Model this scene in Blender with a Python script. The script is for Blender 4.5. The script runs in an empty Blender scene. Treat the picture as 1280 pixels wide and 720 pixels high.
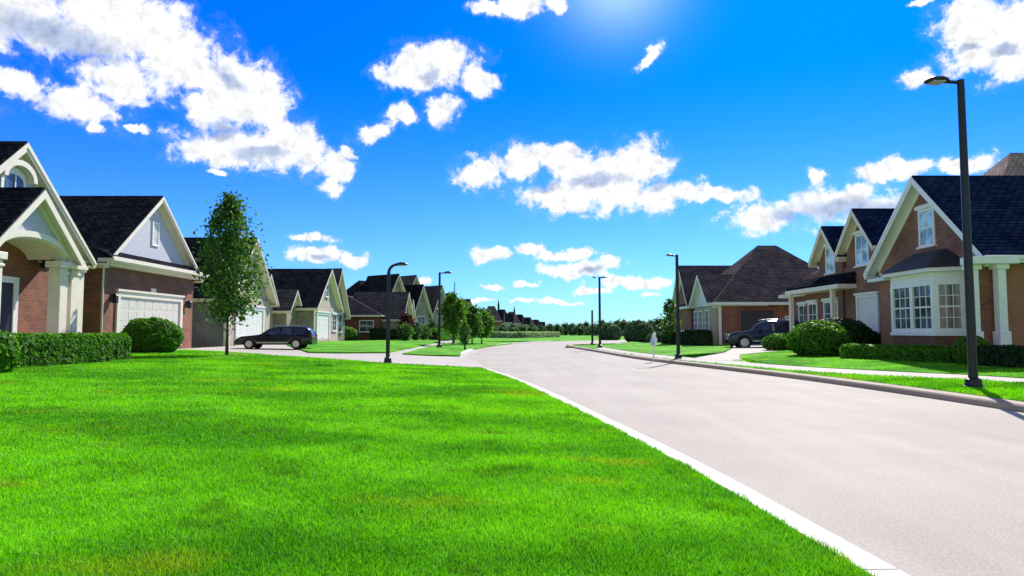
import bpy, math, random
import numpy as np
from mathutils import Vector, Matrix, geometry, noise as mnoise
R = math.radians
random.seed(7); rng = np.random.default_rng(11)
sc = bpy.context.scene
col = sc.collection

# ------------------------------------------------------------------ camera
H = 1.4; F = 850.0; PITCH = math.atan(54/850)
cam_d = bpy.data.cameras.new('camera'); cam = bpy.data.objects.new('camera', cam_d); col.objects.link(cam)
cam.location = (0, 0, H); cam.rotation_euler = (R(90)+PITCH, 0, 0)
cam_d.sensor_width = 36; cam_d.lens = 36*F/1280; cam_d.clip_start = .05; cam_d.clip_end = 6000
sc.camera = cam
sc.render.resolution_x = 1024; sc.render.resolution_y = 576

# ------------------------------------------------------------------ light and exposure
SUN_AZ, SUN_EL = 25.0, 41.0         # azimuth clockwise from +Y
SUN_STRENGTH, SKY_STRENGTH, EXPOSURE = 4.6, 0.10, 0.68
sc.view_settings.view_transform = 'Standard'; sc.view_settings.look = 'None'
sc.view_settings.gamma = 1; sc.view_settings.exposure = EXPOSURE
sun_d = bpy.data.lights.new('sun', 'SUN'); sun_d.energy = SUN_STRENGTH; sun_d.angle = R(.5); sun_d.color = (1, .95, .86)
sun = bpy.data.objects.new('sun', sun_d); col.objects.link(sun)
sdir = Vector((math.sin(R(SUN_AZ))*math.cos(R(SUN_EL)), math.cos(R(SUN_AZ))*math.cos(R(SUN_EL)), math.sin(R(SUN_EL))))
sun.rotation_euler = (-sdir).to_track_quat('-Z', 'Y').to_euler(); sun.location = (0, 0, 60)

# blobs of cumulus: px, py, rx, ry, tilt (as seen from the photo's place; turned into azimuth and elevation)
CLOUDS = [
 (30,20,110,48,12),(150,30,110,52,10),(230,72,78,46,28),(312,118,64,44,40),(25,112,52,19,18),(100,135,50,26,15),(150,100,60,36,10),
 (290,185,75,26,8),(365,182,48,34,30),(420,208,24,20,30),(415,234,14,10,0),(262,140,46,20,10),(168,160,17,6,0),(272,217,15,5,0),(118,160,16,9,0),
 (545,80,52,30,0),(512,95,40,20,0),(598,102,26,18,20),(550,140,22,20,0),(503,145,22,15,0),(468,165,27,12,-25),(436,190,11,7,0),
 (648,8,44,15,0),(692,8,16,9,0),(612,8,22,12,0),(812,68,20,9,-25),
 (600,217,34,21,-12),(650,203,42,22,0),(700,198,45,19,0),(742,215,60,27,0),(700,245,55,23,5),(800,205,44,28,0),(818,248,36,24,0),(768,240,50,27,0),(895,245,46,12,-4),(862,240,26,16,0),
 (955,272,56,20,-6),(1040,252,58,24,-6),(1100,262,54,22,0),(1018,222,14,15,0),(1118,213,56,12,-6),(1205,204,48,13,-8),
 (1245,45,72,48,-15),(1205,20,44,36,0),(1275,82,56,26,0),(1147,96,22,13,-10),(1150,0,14,7,0),
 (388,297,27,6,0),(396,318,34,12,5),(440,322,22,11,0),(520,353,26,6,0),(615,317,25,12,10),(662,310,22,9,0),(705,318,44,8,8),(720,336,46,12,0),(765,330,17,9,0),
 (785,354,50,10,0),(828,350,18,7,0),(612,360,20,4,0),(656,354,15,4,0),(664,377,26,3,0),(740,365,30,5,0),(811,369,14,4,0),(595,377,30,3,0),(880,350,30,8,0),
 (700,379,30,3,0),(-130,90,120,50,0),(1420,120,100,50,0),(-260,260,90,30,0),(1460,290,100,30,0)]
GREYS = [(60,42,85,26,8),(105,62,60,20,5),(280,160,36,11,0),(330,192,42,8,5),(290,100,26,12,30),(745,225,42,9,0),(680,232,22,8,0),(822,230,16,9,0),
 (1050,262,60,14,-5),(990,272,30,9,0),(1110,262,34,10,0),(1258,62,18,9,0),(400,322,16,4,0),(738,338,14,5,0),(536,95,10,12,0),(1215,60,20,6,0)]
def pix_dir(px, py):
    v = Vector((px-640, F, 360-py)); v.rotate(Matrix.Rotation(PITCH, 3, 'X')); return v.normalized()
def azel(px, py):
    d = pix_dir(px, py); return math.atan2(d.x, d.y), math.asin(d.z)

def build_world():
    w = bpy.data.worlds.new('World'); sc.world = w; w.use_nodes = True
    nt = w.node_tree; N = nt.nodes; L = nt.links; N.clear()
    def n(t, **k):
        x = N.new(t)
        for a, b in k.items(): setattr(x, a, b)
        return x
    def m(op, a, b=None, c=None, clamp=False):
        x = n('ShaderNodeMath', operation=op, use_clamp=clamp)
        for i, v in enumerate((a, b, c)):
            if v is None: continue
            if isinstance(v, (int, float)): x.inputs[i].default_value = v
            else: L.new(v, x.inputs[i])
        return x.outputs[0]
    def mr(v, a, b, c, d, smooth=True):
        x = n('ShaderNodeMapRange', interpolation_type='SMOOTHSTEP' if smooth else 'LINEAR')
        L.new(v, x.inputs[0])
        for i, q in enumerate((a, b, c, d)): x.inputs[i+1].default_value = q
        return x.outputs[0]
    def mix(f, a, b, blend='MIX'):
        x = n('ShaderNodeMix', data_type='RGBA', blend_type=blend)
        for s, v in ((x.inputs[0], f), (x.inputs[6], a), (x.inputs[7], b)):
            if isinstance(v, (int, float)): s.default_value = v
            elif isinstance(v, tuple): s.default_value = (*v, 1)
            else: L.new(v, s)
        return x.outputs[2]
    out = n('ShaderNodeOutputWorld'); bg = n('ShaderNodeBackground'); L.new(bg.outputs[0], out.inputs[0])
    bg.inputs[1].default_value = SKY_STRENGTH
    sky = n('ShaderNodeTexSky', sky_type='NISHITA'); sky.sun_disc = False
    sky.sun_elevation = R(SUN_EL); sky.sun_rotation = R(SUN_AZ); sky.air_density = 1.0; sky.dust_density = .35; sky.ozone_density = 2.5
    tc = n('ShaderNodeTexCoord'); sep = n('ShaderNodeSeparateXYZ'); L.new(tc.outputs['Generated'], sep.inputs[0])
    az = m('ARCTAN2', sep.outputs[0], sep.outputs[1]); el = m('ARCSINE', sep.outputs[2])
    cmb = n('ShaderNodeCombineXYZ'); L.new(az, cmb.inputs[0]); L.new(el, cmb.inputs[1])
    # domain warp so outlines are ragged
    def noise(vec, scale, detail, rough, dist=0, off=(0, 0, 0), sx=1, sy=1):
        mp = n('ShaderNodeMapping'); mp.inputs['Location'].default_value = off; mp.inputs['Scale'].default_value = (sx, sy, 1)
        L.new(vec, mp.inputs[0]); t = n('ShaderNodeTexNoise'); L.new(mp.outputs[0], t.inputs['Vector'])
        t.inputs['Scale'].default_value = scale; t.inputs['Detail'].default_value = detail; t.inputs['Roughness'].default_value = rough
        t.inputs['Distortion'].default_value = dist; return t
    wn = noise(cmb.outputs[0], 22, 5, .62)
    sub = n('ShaderNodeVectorMath', operation='SUBTRACT'); L.new(wn.outputs['Color'], sub.inputs[0]); sub.inputs[1].default_value = (.5, .5, .5)
    scl = n('ShaderNodeVectorMath', operation='MULTIPLY'); L.new(sub.outputs[0], scl.inputs[0]); scl.inputs[1].default_value = (.05, .038, 0)
    add = n('ShaderNodeVectorMath', operation='ADD'); L.new(cmb.outputs[0], add.inputs[0]); L.new(scl.outputs[0], add.inputs[1])
    def field(blobs, vec, k):
        acc = None; cur = vec
        for q, (px, py, rx, ry, tilt) in enumerate(blobs):
            a, e = azel(px, py); a2, _ = azel(px+rx, py); a1, _ = azel(px-rx, py); _, e2 = azel(px, py-ry); _, e1 = azel(px, py+ry)
            sx, sy = abs(a2-a1)/2, abs(e2-e1)/2
            if q % 8 == 7:      # chained so that the shader is evaluated in order
                ch = n('ShaderNodeVectorMath', operation='MULTIPLY_ADD'); L.new(acc, ch.inputs[0]); ch.inputs[1].default_value = (1e-7, 1e-7, 0); L.new(vec, ch.inputs[2]); cur = ch.outputs[0]
            if abs(tilt) > 13:
                mp = n('ShaderNodeMapping', vector_type='TEXTURE'); mp.inputs['Location'].default_value = (a, e, 0)
                mp.inputs['Rotation'].default_value = (0, 0, R(-tilt)); mp.inputs['Scale'].default_value = (sx, sy, 1); L.new(cur, mp.inputs[0])
            else:
                mp = n('ShaderNodeVectorMath', operation='MULTIPLY_ADD'); L.new(cur, mp.inputs[0]); mp.inputs[1].default_value = (1/sx, 1/sy, 0); mp.inputs[2].default_value = (-a/sx, -e/sy, 0)
            ln = n('ShaderNodeVectorMath', operation='LENGTH'); L.new(mp.outputs[0], ln.inputs[0])
            acc = ln.outputs['Value'] if acc is None else m('SMOOTH_MIN', acc, ln.outputs['Value'], k)
        return acc
    r = field(CLOUDS, add.outputs[0], .18)
    fb = noise(cmb.outputs[0], 34, 7, .66, .3)
    dens = m('ADD', m('SUBTRACT', 1.14, r), m('MULTIPLY', m('SUBTRACT', fb.outputs[0], .5), 2.05))
    # loose clouds for the rest of the sky (sides, behind)
    gen = noise(cmb.outputs[0], 3.2, 7, .6, 0, (4.2, 1.3, 0), 1, 1.9)
    aaz = m('ABSOLUTE', az)
    side = m('MULTIPLY', mr(aaz, .85, 1.2, 0, 1), mr(gen.outputs[0], .52, .66, 0, 1))
    alpha = m('MAXIMUM', mr(dens, .0, .52, 0, 1), side)
    wisp = m('MULTIPLY', mr(dens, -.3, .15, 0, .05), 1.0)
    alpha = m('MAXIMUM', alpha, wisp)
    alpha = m('MULTIPLY', alpha, mr(sep.outputs[2], .0, .03, 0, 1))
    g = field(GREYS, add.outputs[0], .25)
    gn = noise(cmb.outputs[0], 26, 6, .6, 0, (3, 7, 0))
    grey = m('ADD', m('SUBTRACT', 1.35, g), m('MULTIPLY', m('SUBTRACT', gn.outputs[0], .5), 1.1))
    grey = m('MULTIPLY', mr(grey, 0, 1.0, 0, 1), .85)
    puff = noise(cmb.outputs[0], 60, 6, .6, .2, (9, 2, 0))
    lump = mr(puff.outputs[0], .32, .6, .80, 1.06)
    white = mix(grey, (6.6, 6.7, 6.85), (2.5, 3.2, 4.8)); 
    wh = n('ShaderNodeVectorMath', operation='SCALE'); L.new(white, wh.inputs[0]); L.new(lump, wh.inputs['Scale'])
    # photograph's strongly saturated sky: grade of the Nishita colour, stronger high up
    up = mr(sep.outputs[2], -.02, .36, 0, 1)
    tint = mix(up, (.30, .62, 1.02), (.0, .37, 1.42))
    # unseen sky overhead and behind made neutral, as fill light for the shaded fronts
    plain = m('MAXIMUM', mr(sep.outputs[2], .50, .80, 0, 1), mr(sep.outputs[1], .25, -.35, 0, 1))
    tint = mix(plain, tint, (1.1, 1.0, .92))
    blue = mix(1.0, sky.outputs[0], tint, 'MULTIPLY')
    # milky glow painted into the sky above the frame, away from the sun lamp
    dv = n('ShaderNodeVectorMath', operation='DOT_PRODUCT'); L.new(tc.outputs['Generated'], dv.inputs[0])
    sd = pix_dir(772, -40); dv.inputs[1].default_value = sd
    glow = m('POWER', m('MAXIMUM', dv.outputs['Value'], 0), 420.0)
    blue2 = mix(m('MULTIPLY', glow, .38, clamp=True), blue, (9, 11, 12))
    fin = mix(alpha, blue2, wh.outputs[0])
    L.new(fin, bg.inputs[0])
    w.cycles.sampling_method = 'MANUAL'; w.cycles.sample_map_resolution = 512
build_world()

# ------------------------------------------------------------------ materials
def mat(name):
    m = bpy.data.materials.new(name); m.use_nodes = True; nt = m.node_tree
    return m, nt, nt.nodes['Principled BSDF']
def nd(nt, t, **k):
    x = nt.nodes.new(t)
    for a, b in k.items(): setattr(x, a, b)
    return x
def c4(c): return (*c, 1)
def nnoise(nt, vec, scale, detail=4, rough=.55):
    t = nd(nt, 'ShaderNodeTexNoise'); t.inputs['Scale'].default_value = scale; t.inputs['Detail'].default_value = detail; t.inputs['Roughness'].default_value = rough
    nt.links.new(vec, t.inputs['Vector']); return t.outputs[0]
def nmix(nt, f, a, b, blend='MIX'):
    x = nd(nt, 'ShaderNodeMix', data_type='RGBA', blend_type=blend)
    for s, v in ((x.inputs[0], f), (x.inputs[6], a), (x.inputs[7], b)):
        if isinstance(v, (int, float)): s.default_value = v
        elif isinstance(v, tuple): s.default_value = c4(v)
        else: nt.links.new(v, s)
    return x.outputs[2]
def nramp(nt, v, a, b, c=0, d=1):
    x = nd(nt, 'ShaderNodeMapRange', interpolation_type='SMOOTHSTEP'); nt.links.new(v, x.inputs[0])
    for i, q in enumerate((a, b, c, d)): x.inputs[i+1].default_value = q
    return x.outputs[0]
def nbump(nt, h, bsdf, strength=.3, dist=.02):
    b = nd(nt, 'ShaderNodeBump'); b.inputs['Strength'].default_value = strength; b.inputs['Distance'].default_value = dist
    nt.links.new(h, b.inputs['Height']); nt.links.new(b.outputs[0], bsdf.inputs['Normal'])
def nuv(nt, sx=1, sy=1):
    u = nd(nt, 'ShaderNodeUVMap'); u.uv_map = 'UVMap'; mp = nd(nt, 'ShaderNodeMapping'); mp.inputs['Scale'].default_value = (sx, sy, 1)
    nt.links.new(u.outputs[0], mp.inputs[0]); return mp.outputs[0]
def ngeo(nt): return nd(nt, 'ShaderNodeNewGeometry').outputs['Position']

def m_brick(name, a, b, mortar, bump=.5):
    m, nt, bs = mat(name); v = nuv(nt)
    t = nd(nt, 'ShaderNodeTexBrick'); nt.links.new(v, t.inputs[0])
    t.inputs['Color1'].default_value = c4(a); t.inputs['Color2'].default_value = c4(b); t.inputs['Mortar'].default_value = c4(mortar)
    t.inputs['Scale'].default_value = 1; t.inputs['Brick Width'].default_value = .24; t.inputs['Row Height'].default_value = .085; t.inputs['Mortar Size'].default_value = .008
    big = nramp(nt, nnoise(nt, v, .9, 5), .3, .75, .72, 1.2)
    s = nd(nt, 'ShaderNodeVectorMath', operation='SCALE'); nt.links.new(t.outputs[0], s.inputs[0]); nt.links.new(big, s.inputs['Scale'])
    nt.links.new(s.outputs[0], bs.inputs['Base Color']); bs.inputs['Roughness'].default_value = .85
    nbump(nt, t.outputs['Fac'], bs, -bump, .008); return m
def m_shingle(name, a, b):
    m, nt, bs = mat(name); v = nuv(nt)
    t = nd(nt, 'ShaderNodeTexBrick'); nt.links.new(v, t.inputs[0]); t.offset_frequency = 2
    t.inputs['Color1'].default_value = c4(a); t.inputs['Color2'].default_value = c4(b); t.inputs['Mortar'].default_value = c4(tuple(x*.2 for x in a))
    t.inputs['Scale'].default_value = 1; t.inputs['Brick Width'].default_value = .32; t.inputs['Row Height'].default_value = .19; t.inputs['Mortar Size'].default_value = .02; t.inputs['Bias'].default_value = -.1
    g = nramp(nt, nnoise(nt, v, .9, 6, .7), .25, .8, .65, 1.5)
    g2 = nramp(nt, nnoise(nt, v, 60, 2), .3, .7, .8, 1.25)
    s = nd(nt, 'ShaderNodeVectorMath', operation='SCALE'); nt.links.new(t.outputs[0], s.inputs[0]); nt.links.new(g, s.inputs['Scale'])
    s2 = nd(nt, 'ShaderNodeVectorMath', operation='SCALE'); nt.links.new(s.outputs[0], s2.inputs[0]); nt.links.new(g2, s2.inputs['Scale'])
    nt.links.new(s2.outputs[0], bs.inputs['Base Color']); bs.inputs['Roughness'].default_value = 1; bs.inputs['Specular IOR Level'].default_value = .0
    nbump(nt, t.outputs['Fac'], bs, -.6, .015); return m
def m_plain(name, c, rough=.7, var=.15, scale=3, metal=0, bump=0):
    m, nt, bs = mat(name); v = ngeo(nt)
    f = nramp(nt, nnoise(nt, v, scale, 5, .6), .3, .7)
    nt.links.new(nmix(nt, f, tuple(x*(1-var) for x in c), tuple(min(1, x*(1+var)) for x in c)), bs.inputs['Base Color'])
    bs.inputs['Roughness'].default_value = rough; bs.inputs['Metallic'].default_value = metal
    if bump: nbump(nt, nnoise(nt, v, 40, 4), bs, bump, .01)
    return m
def m_glass(name, c=(.03, .045, .06)):
    m, nt, bs = mat(name); v = ngeo(nt)
    f = nramp(nt, nnoise(nt, v, 1.7, 2), .4, .62)
    nt.links.new(nmix(nt, f, c, tuple(x*3.2 for x in c)), bs.inputs['Base Color'])
    bs.inputs['Roughness'].default_value = .06; bs.inputs['IOR'].default_value = 1.6; nbump(nt, nnoise(nt, v, 2.2, 1), bs, .1, .02); return m
def m_leaf(name, a, b, trans=.45, rough=.55, yellow=None):
    m, nt, bs = mat(name); g = nd(nt, 'ShaderNodeNewGeometry')
    colr = nmix(nt, g.outputs['Random Per Island'], a, b)
    if yellow:
        f = nramp(nt, nnoise(nt, g.outputs['Position'], 1.3, 3), .5, .75)
        colr = nmix(nt, f, colr, yellow)
    nt.links.new(colr, bs.inputs['Base Color']); bs.inputs['Roughness'].default_value = rough; bs.inputs['Specular IOR Level'].default_value = .3
    tr = nd(nt, 'ShaderNodeBsdfTranslucent'); mul = nmix(nt, 1.0, colr, (1.25, 1.5, .5), 'MULTIPLY'); nt.links.new(mul, tr.inputs[0])
    mx = nd(nt, 'ShaderNodeMixShader'); mx.inputs[0].default_value = trans
    nt.links.new(bs.outputs[0], mx.inputs[1]); nt.links.new(tr.outputs[0], mx.inputs[2]); nt.links.new(mx.outputs[0], nt.nodes['Material Output'].inputs[0]); return m

def grass_colour(nt, rand=None, k=1.0):
    """patches that belong to the turf: lighter, darker, and a few dry spots"""
    pos = ngeo(nt); mp = nd(nt, 'ShaderNodeMapping'); mp.inputs['Scale'].default_value = (.65, 1.05, 1); nt.links.new(pos, mp.inputs[0])
    f1 = nramp(nt, nnoise(nt, mp.outputs[0], .55, 5, .6), .38, .62)
    f2 = nramp(nt, nnoise(nt, pos, 3.5, 4, .6), .3, .7)
    a = nmix(nt, f1, (.018*k, .17*k, .003*k), (.15*k, .47*k, .004*k))
    b = nmix(nt, f2, (.03*k, .20*k, .003*k), (.12*k, .40*k, .004*k))
    c = nmix(nt, .32, a, b)
    mp2 = nd(nt, 'ShaderNodeMapping'); mp2.inputs['Scale'].default_value = (.5, 1.3, 1); mp2.inputs['Location'].default_value = (3.1, .7, 0); nt.links.new(pos, mp2.inputs[0])
    dry = nramp(nt, nnoise(nt, mp2.outputs[0], .75, 3, .55), .58, .70, 0, .55)
    c = nmix(nt, dry, c, (.34*k, .33*k, .012*k))
    hol = nramp(nt, nnoise(nt, pos, 2.3, 3, .6), .30, .44, .58, 1); sc_ = nd(nt, 'ShaderNodeVectorMath', operation='SCALE'); nt.links.new(c, sc_.inputs[0]); nt.links.new(hol, sc_.inputs['Scale']); c = sc_.outputs[0]
    if rand is not None: 
        c = nmix(nt, nramp(nt, rand, .0, 1, 0, .45), c, (.16*k, .36*k, .015*k))
    return c
def m_turf(name):
    m, nt, bs = mat(name); c = grass_colour(nt, None, 1.0)
    mp = nd(nt, 'ShaderNodeMapping'); mp.inputs['Scale'].default_value = (1, .55, 1); nt.links.new(ngeo(nt), mp.inputs[0])
    fine = nnoise(nt, mp.outputs[0], 26, 5, .75); med = nnoise(nt, mp.outputs[0], 4, 5, .7)
    k1 = nramp(nt, fine, .25, .75, .55, 1.5); k2 = nramp(nt, med, .25, .75, .8, 1.2)
    s = nd(nt, 'ShaderNodeVectorMath', operation='SCALE'); nt.links.new(c, s.inputs[0]); nt.links.new(k1, s.inputs['Scale'])
    s2 = nd(nt, 'ShaderNodeVectorMath', operation='SCALE'); nt.links.new(s.outputs[0], s2.inputs[0]); nt.links.new(k2, s2.inputs['Scale'])
    nt.links.new(s2.outputs[0], bs.inputs['Base Color']); bs.inputs['Roughness'].default_value = .9; bs.inputs['Specular IOR Level'].default_value = .1
    nbump(nt, fine, bs, .8, .05); return m
def m_blades(name):
    m, nt, bs = mat(name); g = nd(nt, 'ShaderNodeNewGeometry'); c = grass_colour(nt, g.outputs['Random Per Island'], 1.15)
    nt.links.new(c, bs.inputs['Base Color']); bs.inputs['Roughness'].default_value = .5; bs.inputs['Specular IOR Level'].default_value = .25
    tr = nd(nt, 'ShaderNodeBsdfTranslucent'); nt.links.new(nmix(nt, 1.0, c, (1.5, 1.55, .6), 'MULTIPLY'), tr.inputs[0])
    mx = nd(nt, 'ShaderNodeMixShader'); mx.inputs[0].default_value = .5
    nt.links.new(bs.outputs[0], mx.inputs[1]); nt.links.new(tr.outputs[0], mx.inputs[2]); nt.links.new(mx.outputs[0], nt.nodes['Material Output'].inputs[0]); return m
def m_road(name, a, b, spec=.35, streak=True):
    m, nt, bs = mat(name); pos = ngeo(nt)
    sp = nnoise(nt, pos, 38, 4, .85); sp2 = nnoise(nt, pos, 120, 2, .7); big = nnoise(nt, pos, .35, 5, .6)
    mp = nd(nt, 'ShaderNodeMapping'); mp.inputs['Scale'].default_value = (1.6, .07, 1); mp.inputs['Rotation'].default_value = (0, 0, R(-8)); nt.links.new(pos, mp.inputs[0])
    st = nnoise(nt, mp.outputs[0], 1.1, 4, .6)
    f = nmix(nt, .5, nramp(nt, sp, .3, .7), nramp(nt, sp2, .3, .7))
    c = nmix(nt, f, a, b)
    for q, lo, hi in ((big, .92, 1.06), (st, .94, 1.04) if streak else (big, 1, 1)):
        s = nd(nt, 'ShaderNodeVectorMath', operation='SCALE'); nt.links.new(c, s.inputs[0]); nt.links.new(nramp(nt, q, .3, .7, lo, hi), s.inputs['Scale']); c = s.outputs[0]
    if streak:
        vo = nd(nt, 'ShaderNodeTexVoronoi', feature='DISTANCE_TO_EDGE'); vo.inputs['Scale'].default_value = .16; wv = nd(nt, 'ShaderNodeVectorMath', operation='MULTIPLY_ADD')
        tn = nd(nt, 'ShaderNodeTexNoise'); tn.inputs['Scale'].default_value = 1.3; tn.inputs['Detail'].default_value = 6; nt.links.new(pos, tn.inputs['Vector'])
        nt.links.new(tn.outputs['Color'], wv.inputs[0]); wv.inputs[1].default_value = (.9, .9, 0); nt.links.new(pos, wv.inputs[2]); nt.links.new(wv.outputs[0], vo.inputs['Vector'])
        cr = nramp(nt, vo.outputs['Distance'], .0, .0022, .45, 0); gate = nramp(nt, nnoise(nt, pos, .12, 2), .5, .58)
        mm = nd(nt, 'ShaderNodeMath', operation='MULTIPLY'); nt.links.new(cr, mm.inputs[0]); nt.links.new(gate, mm.inputs[1]); c = nmix(nt, mm.outputs[0], c, (.12, .105, .095))
        spots = nramp(nt, nnoise(nt, pos, 1.7, 3, .5), .70, .76, 0, .22); c = nmix(nt, spots, c, (.17, .15, .135))
    nt.links.new(c, bs.inputs['Base Color']); bs.inputs['Roughness'].default_value = .75; bs.inputs['Specular IOR Level'].default_value = spec
    nbump(nt, sp, bs, .35, .006); return m

M = dict(
 brick=m_brick('red_brown_brick', (.30, .095, .045), (.19, .060, .034), (.24, .17, .13)),
 brick_dark=m_brick('dark_brown_brick', (.20, .078, .045), (.135, .052, .034), (.19, .13, .10)),
 brick_brown=m_brick('warm_brown_brick', (.27, .115, .075), (.18, .075, .052), (.22, .145, .12)),
 brick_tan=m_brick('tan_brick', (.33, .26, .21), (.25, .20, .16), (.38, .33, .28)),
 brick_grey=m_brick('grey_brick', (.24, .23, .24), (.18, .175, .185), (.30, .29, .30)),
 brick_red=m_brick('red_brick', (.34, .10, .05), (.20, .062, .042), (.26, .18, .15)),
 stone=m_brick('pale_stone', (.38, .32, .26), (.26, .21, .175), (.42, .37, .32), .8),
 roof_black=m_shingle('charcoal_shingles', (.012, .013, .020), (.034, .035, .045)),
 roof_navy=m_shingle('blue_black_shingles', (.009, .017, .048), (.022, .034, .085)),
 roof_brown=m_shingle('brown_shingles', (.085, .068, .074), (.135, .108, .112)),
 roof_tan=m_shingle('tan_shingles', (.36, .26, .23), (.42, .31, .27)),
 stucco=m_plain('grey_stucco', (.50, .50, .57), .85, .06, 6, bump=.25),
 stucco_tan=m_plain('tan_stucco', (.44, .37, .29), .85, .08, 6, bump=.25),
 stucco_brown=m_plain('brown_painted_brick', (.33, .145, .085), .85, .1, 3, bump=.25),
 trim=m_plain('cream_trim', (.78, .70, .58), .5, .05, 4),
 white=m_plain('white_paint', (.80, .80, .80), .45, .04, 4),
 door=m_plain('cream_garage_door', (.66, .61, .54), .5, .05, 3),
 door_white=m_plain('white_garage_door', (.76, .74, .72), .5, .05, 3),
 dark_door=m_plain('navy_door', (.02, .035, .06), .35, .1, 3),
 black=m_plain('black_painted_steel', (.012, .014, .02), .38, .2, 5, metal=.3),
 glass=m_glass('window_glass'), glass_blue=m_glass('pale_window_glass', (.16, .24, .30)),
 carblack=m_plain('black_car_paint', (.006, .006, .008), .12, .1, 2), carnavy=m_plain('navy_car_paint', (.008, .018, .055), .14, .1, 2),
 carglass=m_glass('tinted_car_glass', (.012, .02, .045)), tyre=m_plain('tyre_rubber', (.015, .015, .016), .9, .2, 20), rim=m_plain('alloy_rim', (.55, .55, .57), .28, .1, 9, metal=.9),
 redlamp=m_plain('red_lens', (.28, .01, .01), .2, .1, 9), lens=m_plain('clear_lens', (.6, .62, .62), .15, .1, 9),
 asphalt=m_road('pale_road_surface', (.25, .215, .185), (.53, .475, .425), .1),
 concrete=m_road('concrete', (.36, .325, .295), (.47, .43, .395), .15, False),
 kerb=m_road('kerb_concrete', (.50, .47, .42), (.64, .61, .56), .2, False), kerb_old=m_road('weathered_kerb_concrete', (.26, .20, .155), (.38, .31, .25), .2, False),
 turf=m_turf('turf'), blades=m_blades('grass_blades'),
 bark=m_plain('bark', (.07, .05, .035), .9, .35, 14, bump=.5), dark_brown=m_plain('dark_brown', (.05, .035, .022), .95, .3, 12, bump=.6),
 leaf=m_leaf('tree_leaves', (.025, .080, .018), (.10, .20, .045), .45), leaf_light=m_leaf('bright_tree_leaves', (.05, .13, .02), (.12, .22, .035), .45),
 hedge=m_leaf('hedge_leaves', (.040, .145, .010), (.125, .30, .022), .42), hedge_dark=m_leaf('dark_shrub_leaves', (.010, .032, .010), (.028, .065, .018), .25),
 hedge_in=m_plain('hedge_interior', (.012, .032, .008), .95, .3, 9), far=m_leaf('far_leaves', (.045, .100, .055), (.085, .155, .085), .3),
 red_leaf=m_leaf('maroon_leaves', (.05, .012, .012), (.09, .02, .02), .3), flower=m_leaf('pale_flower_bush', (.25, .32, .18), (.55, .58, .50), .3),
 led=m_plain('lamp_lens', (.35, .36, .36), .3, .2, 30), blue_paint=m_plain('pale_blue_panel', (.35, .5, .72), .5, .2, 6), copper=m_plain('bronze_metal_roof', (.018, .015, .017), .7, .3, 4))

# ------------------------------------------------------------------ mesh helpers
class MB:
    def __init__(s): s.v = []; s.f = []; s.sm = []
    def add(s, vs, fs, smooth=False):
        o = len(s.v); s.v += [tuple(p) for p in vs]; s.f += [tuple(o+i for i in f) for f in fs]; s.sm += [smooth]*len(fs); return s
    def box(s, x0, x1, y0, y1, z0, z1):
        x0, x1 = sorted((x0, x1)); y0, y1 = sorted((y0, y1)); z0, z1 = sorted((z0, z1))
        v = [(x0,y0,z0),(x1,y0,z0),(x1,y1,z0),(x0,y1,z0),(x0,y0,z1),(x1,y0,z1),(x1,y1,z1),(x0,y1,z1)]
        return s.add(v, [(3,2,1,0),(4,5,6,7),(0,1,5,4),(1,2,6,5),(2,3,7,6),(3,0,4,7)])
    def prism(s, poly, d):
        """extrude a polygon (3-D points) along d"""
        n = len(poly); d = Vector(d); P = [Vector(p) for p in poly]
        nrm = geometry.normal(P) if n > 2 else Vector((0,0,1))
        if nrm.dot(d) > 0: P = P[::-1]
        v = P + [p+d for p in P]
        return s.add(v, [tuple(range(n)), tuple(range(2*n-1, n-1, -1))] + [((i+1) % n, i, n+i, n+(i+1) % n) for i in range(n)])
    def tube(s, pts, rad, seg=12, cap=True, smooth=True):
        pts = [Vector(p) for p in pts]; rr = rad if isinstance(rad, (list, tuple)) else [rad]*len(pts)
        vs = []; fs = []; n = len(pts)
        for i, p in enumerate(pts):
            t = (pts[min(i+1, n-1)]-pts[max(i-1, 0)]).normalized(); a = Vector((1,0,0)) if abs(t.x) < .9 else Vector((0,1,0))
            u = t.cross(a).normalized(); w = t.cross(u)
            for k in range(seg):
                an = 2*math.pi*k/seg; vs.append(p+(u*math.cos(an)+w*math.sin(an))*rr[i])
        for i in range(n-1):
            for k in range(seg):
                k2 = (k+1) % seg; fs.append((i*seg+k2, i*seg+k, (i+1)*seg+k, (i+1)*seg+k2))
        s.add(vs, fs, smooth)
        if cap: s.add(vs[:seg], [tuple(range(seg))]); s.add(vs[-seg:], [tuple(range(seg-1, -1, -1))])
        return s
    def build(s, name, m, parent=None, bevel=0):
        off = parent_loc(parent) if parent else Vector((0, 0, 0))
        me = bpy.data.meshes.new(name)
        me.from_pydata([(p[0]-off.x, p[1]-off.y, p[2]-off.z) for p in s.v], [], s.f)
        me.polygons.foreach_set('use_smooth', s.sm)
        uv = me.uv_layers.new(name='UVMap'); co = [Vector(v) for v in s.v]; buf = []
        for p in me.polygons:
            nr = p.normal
            if abs(nr.z) > .98: buf += [c for vi in p.vertices for c in (co[vi].x, co[vi].y)]
            else:
                t = Vector((-nr.y, nr.x, 0)).normalized(); b = nr.cross(t)
                buf += [c for vi in p.vertices for c in (co[vi].dot(t), co[vi].dot(b))]
        uv.data.foreach_set('uv', buf); me.materials.append(m if not isinstance(m, str) else M[m]); me.update()
        o = bpy.data.objects.new(name, me); col.objects.link(o)
        if parent: o.parent = parent
        if bevel:
            b = o.modifiers.new('bevel', 'BEVEL'); b.width = bevel; b.segments = 2; b.limit_method = 'ANGLE'
        return o
def parent_loc(p):
    v = Vector(p.location)
    while p.parent: p = p.parent; v += Vector(p.location)
    return v
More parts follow.
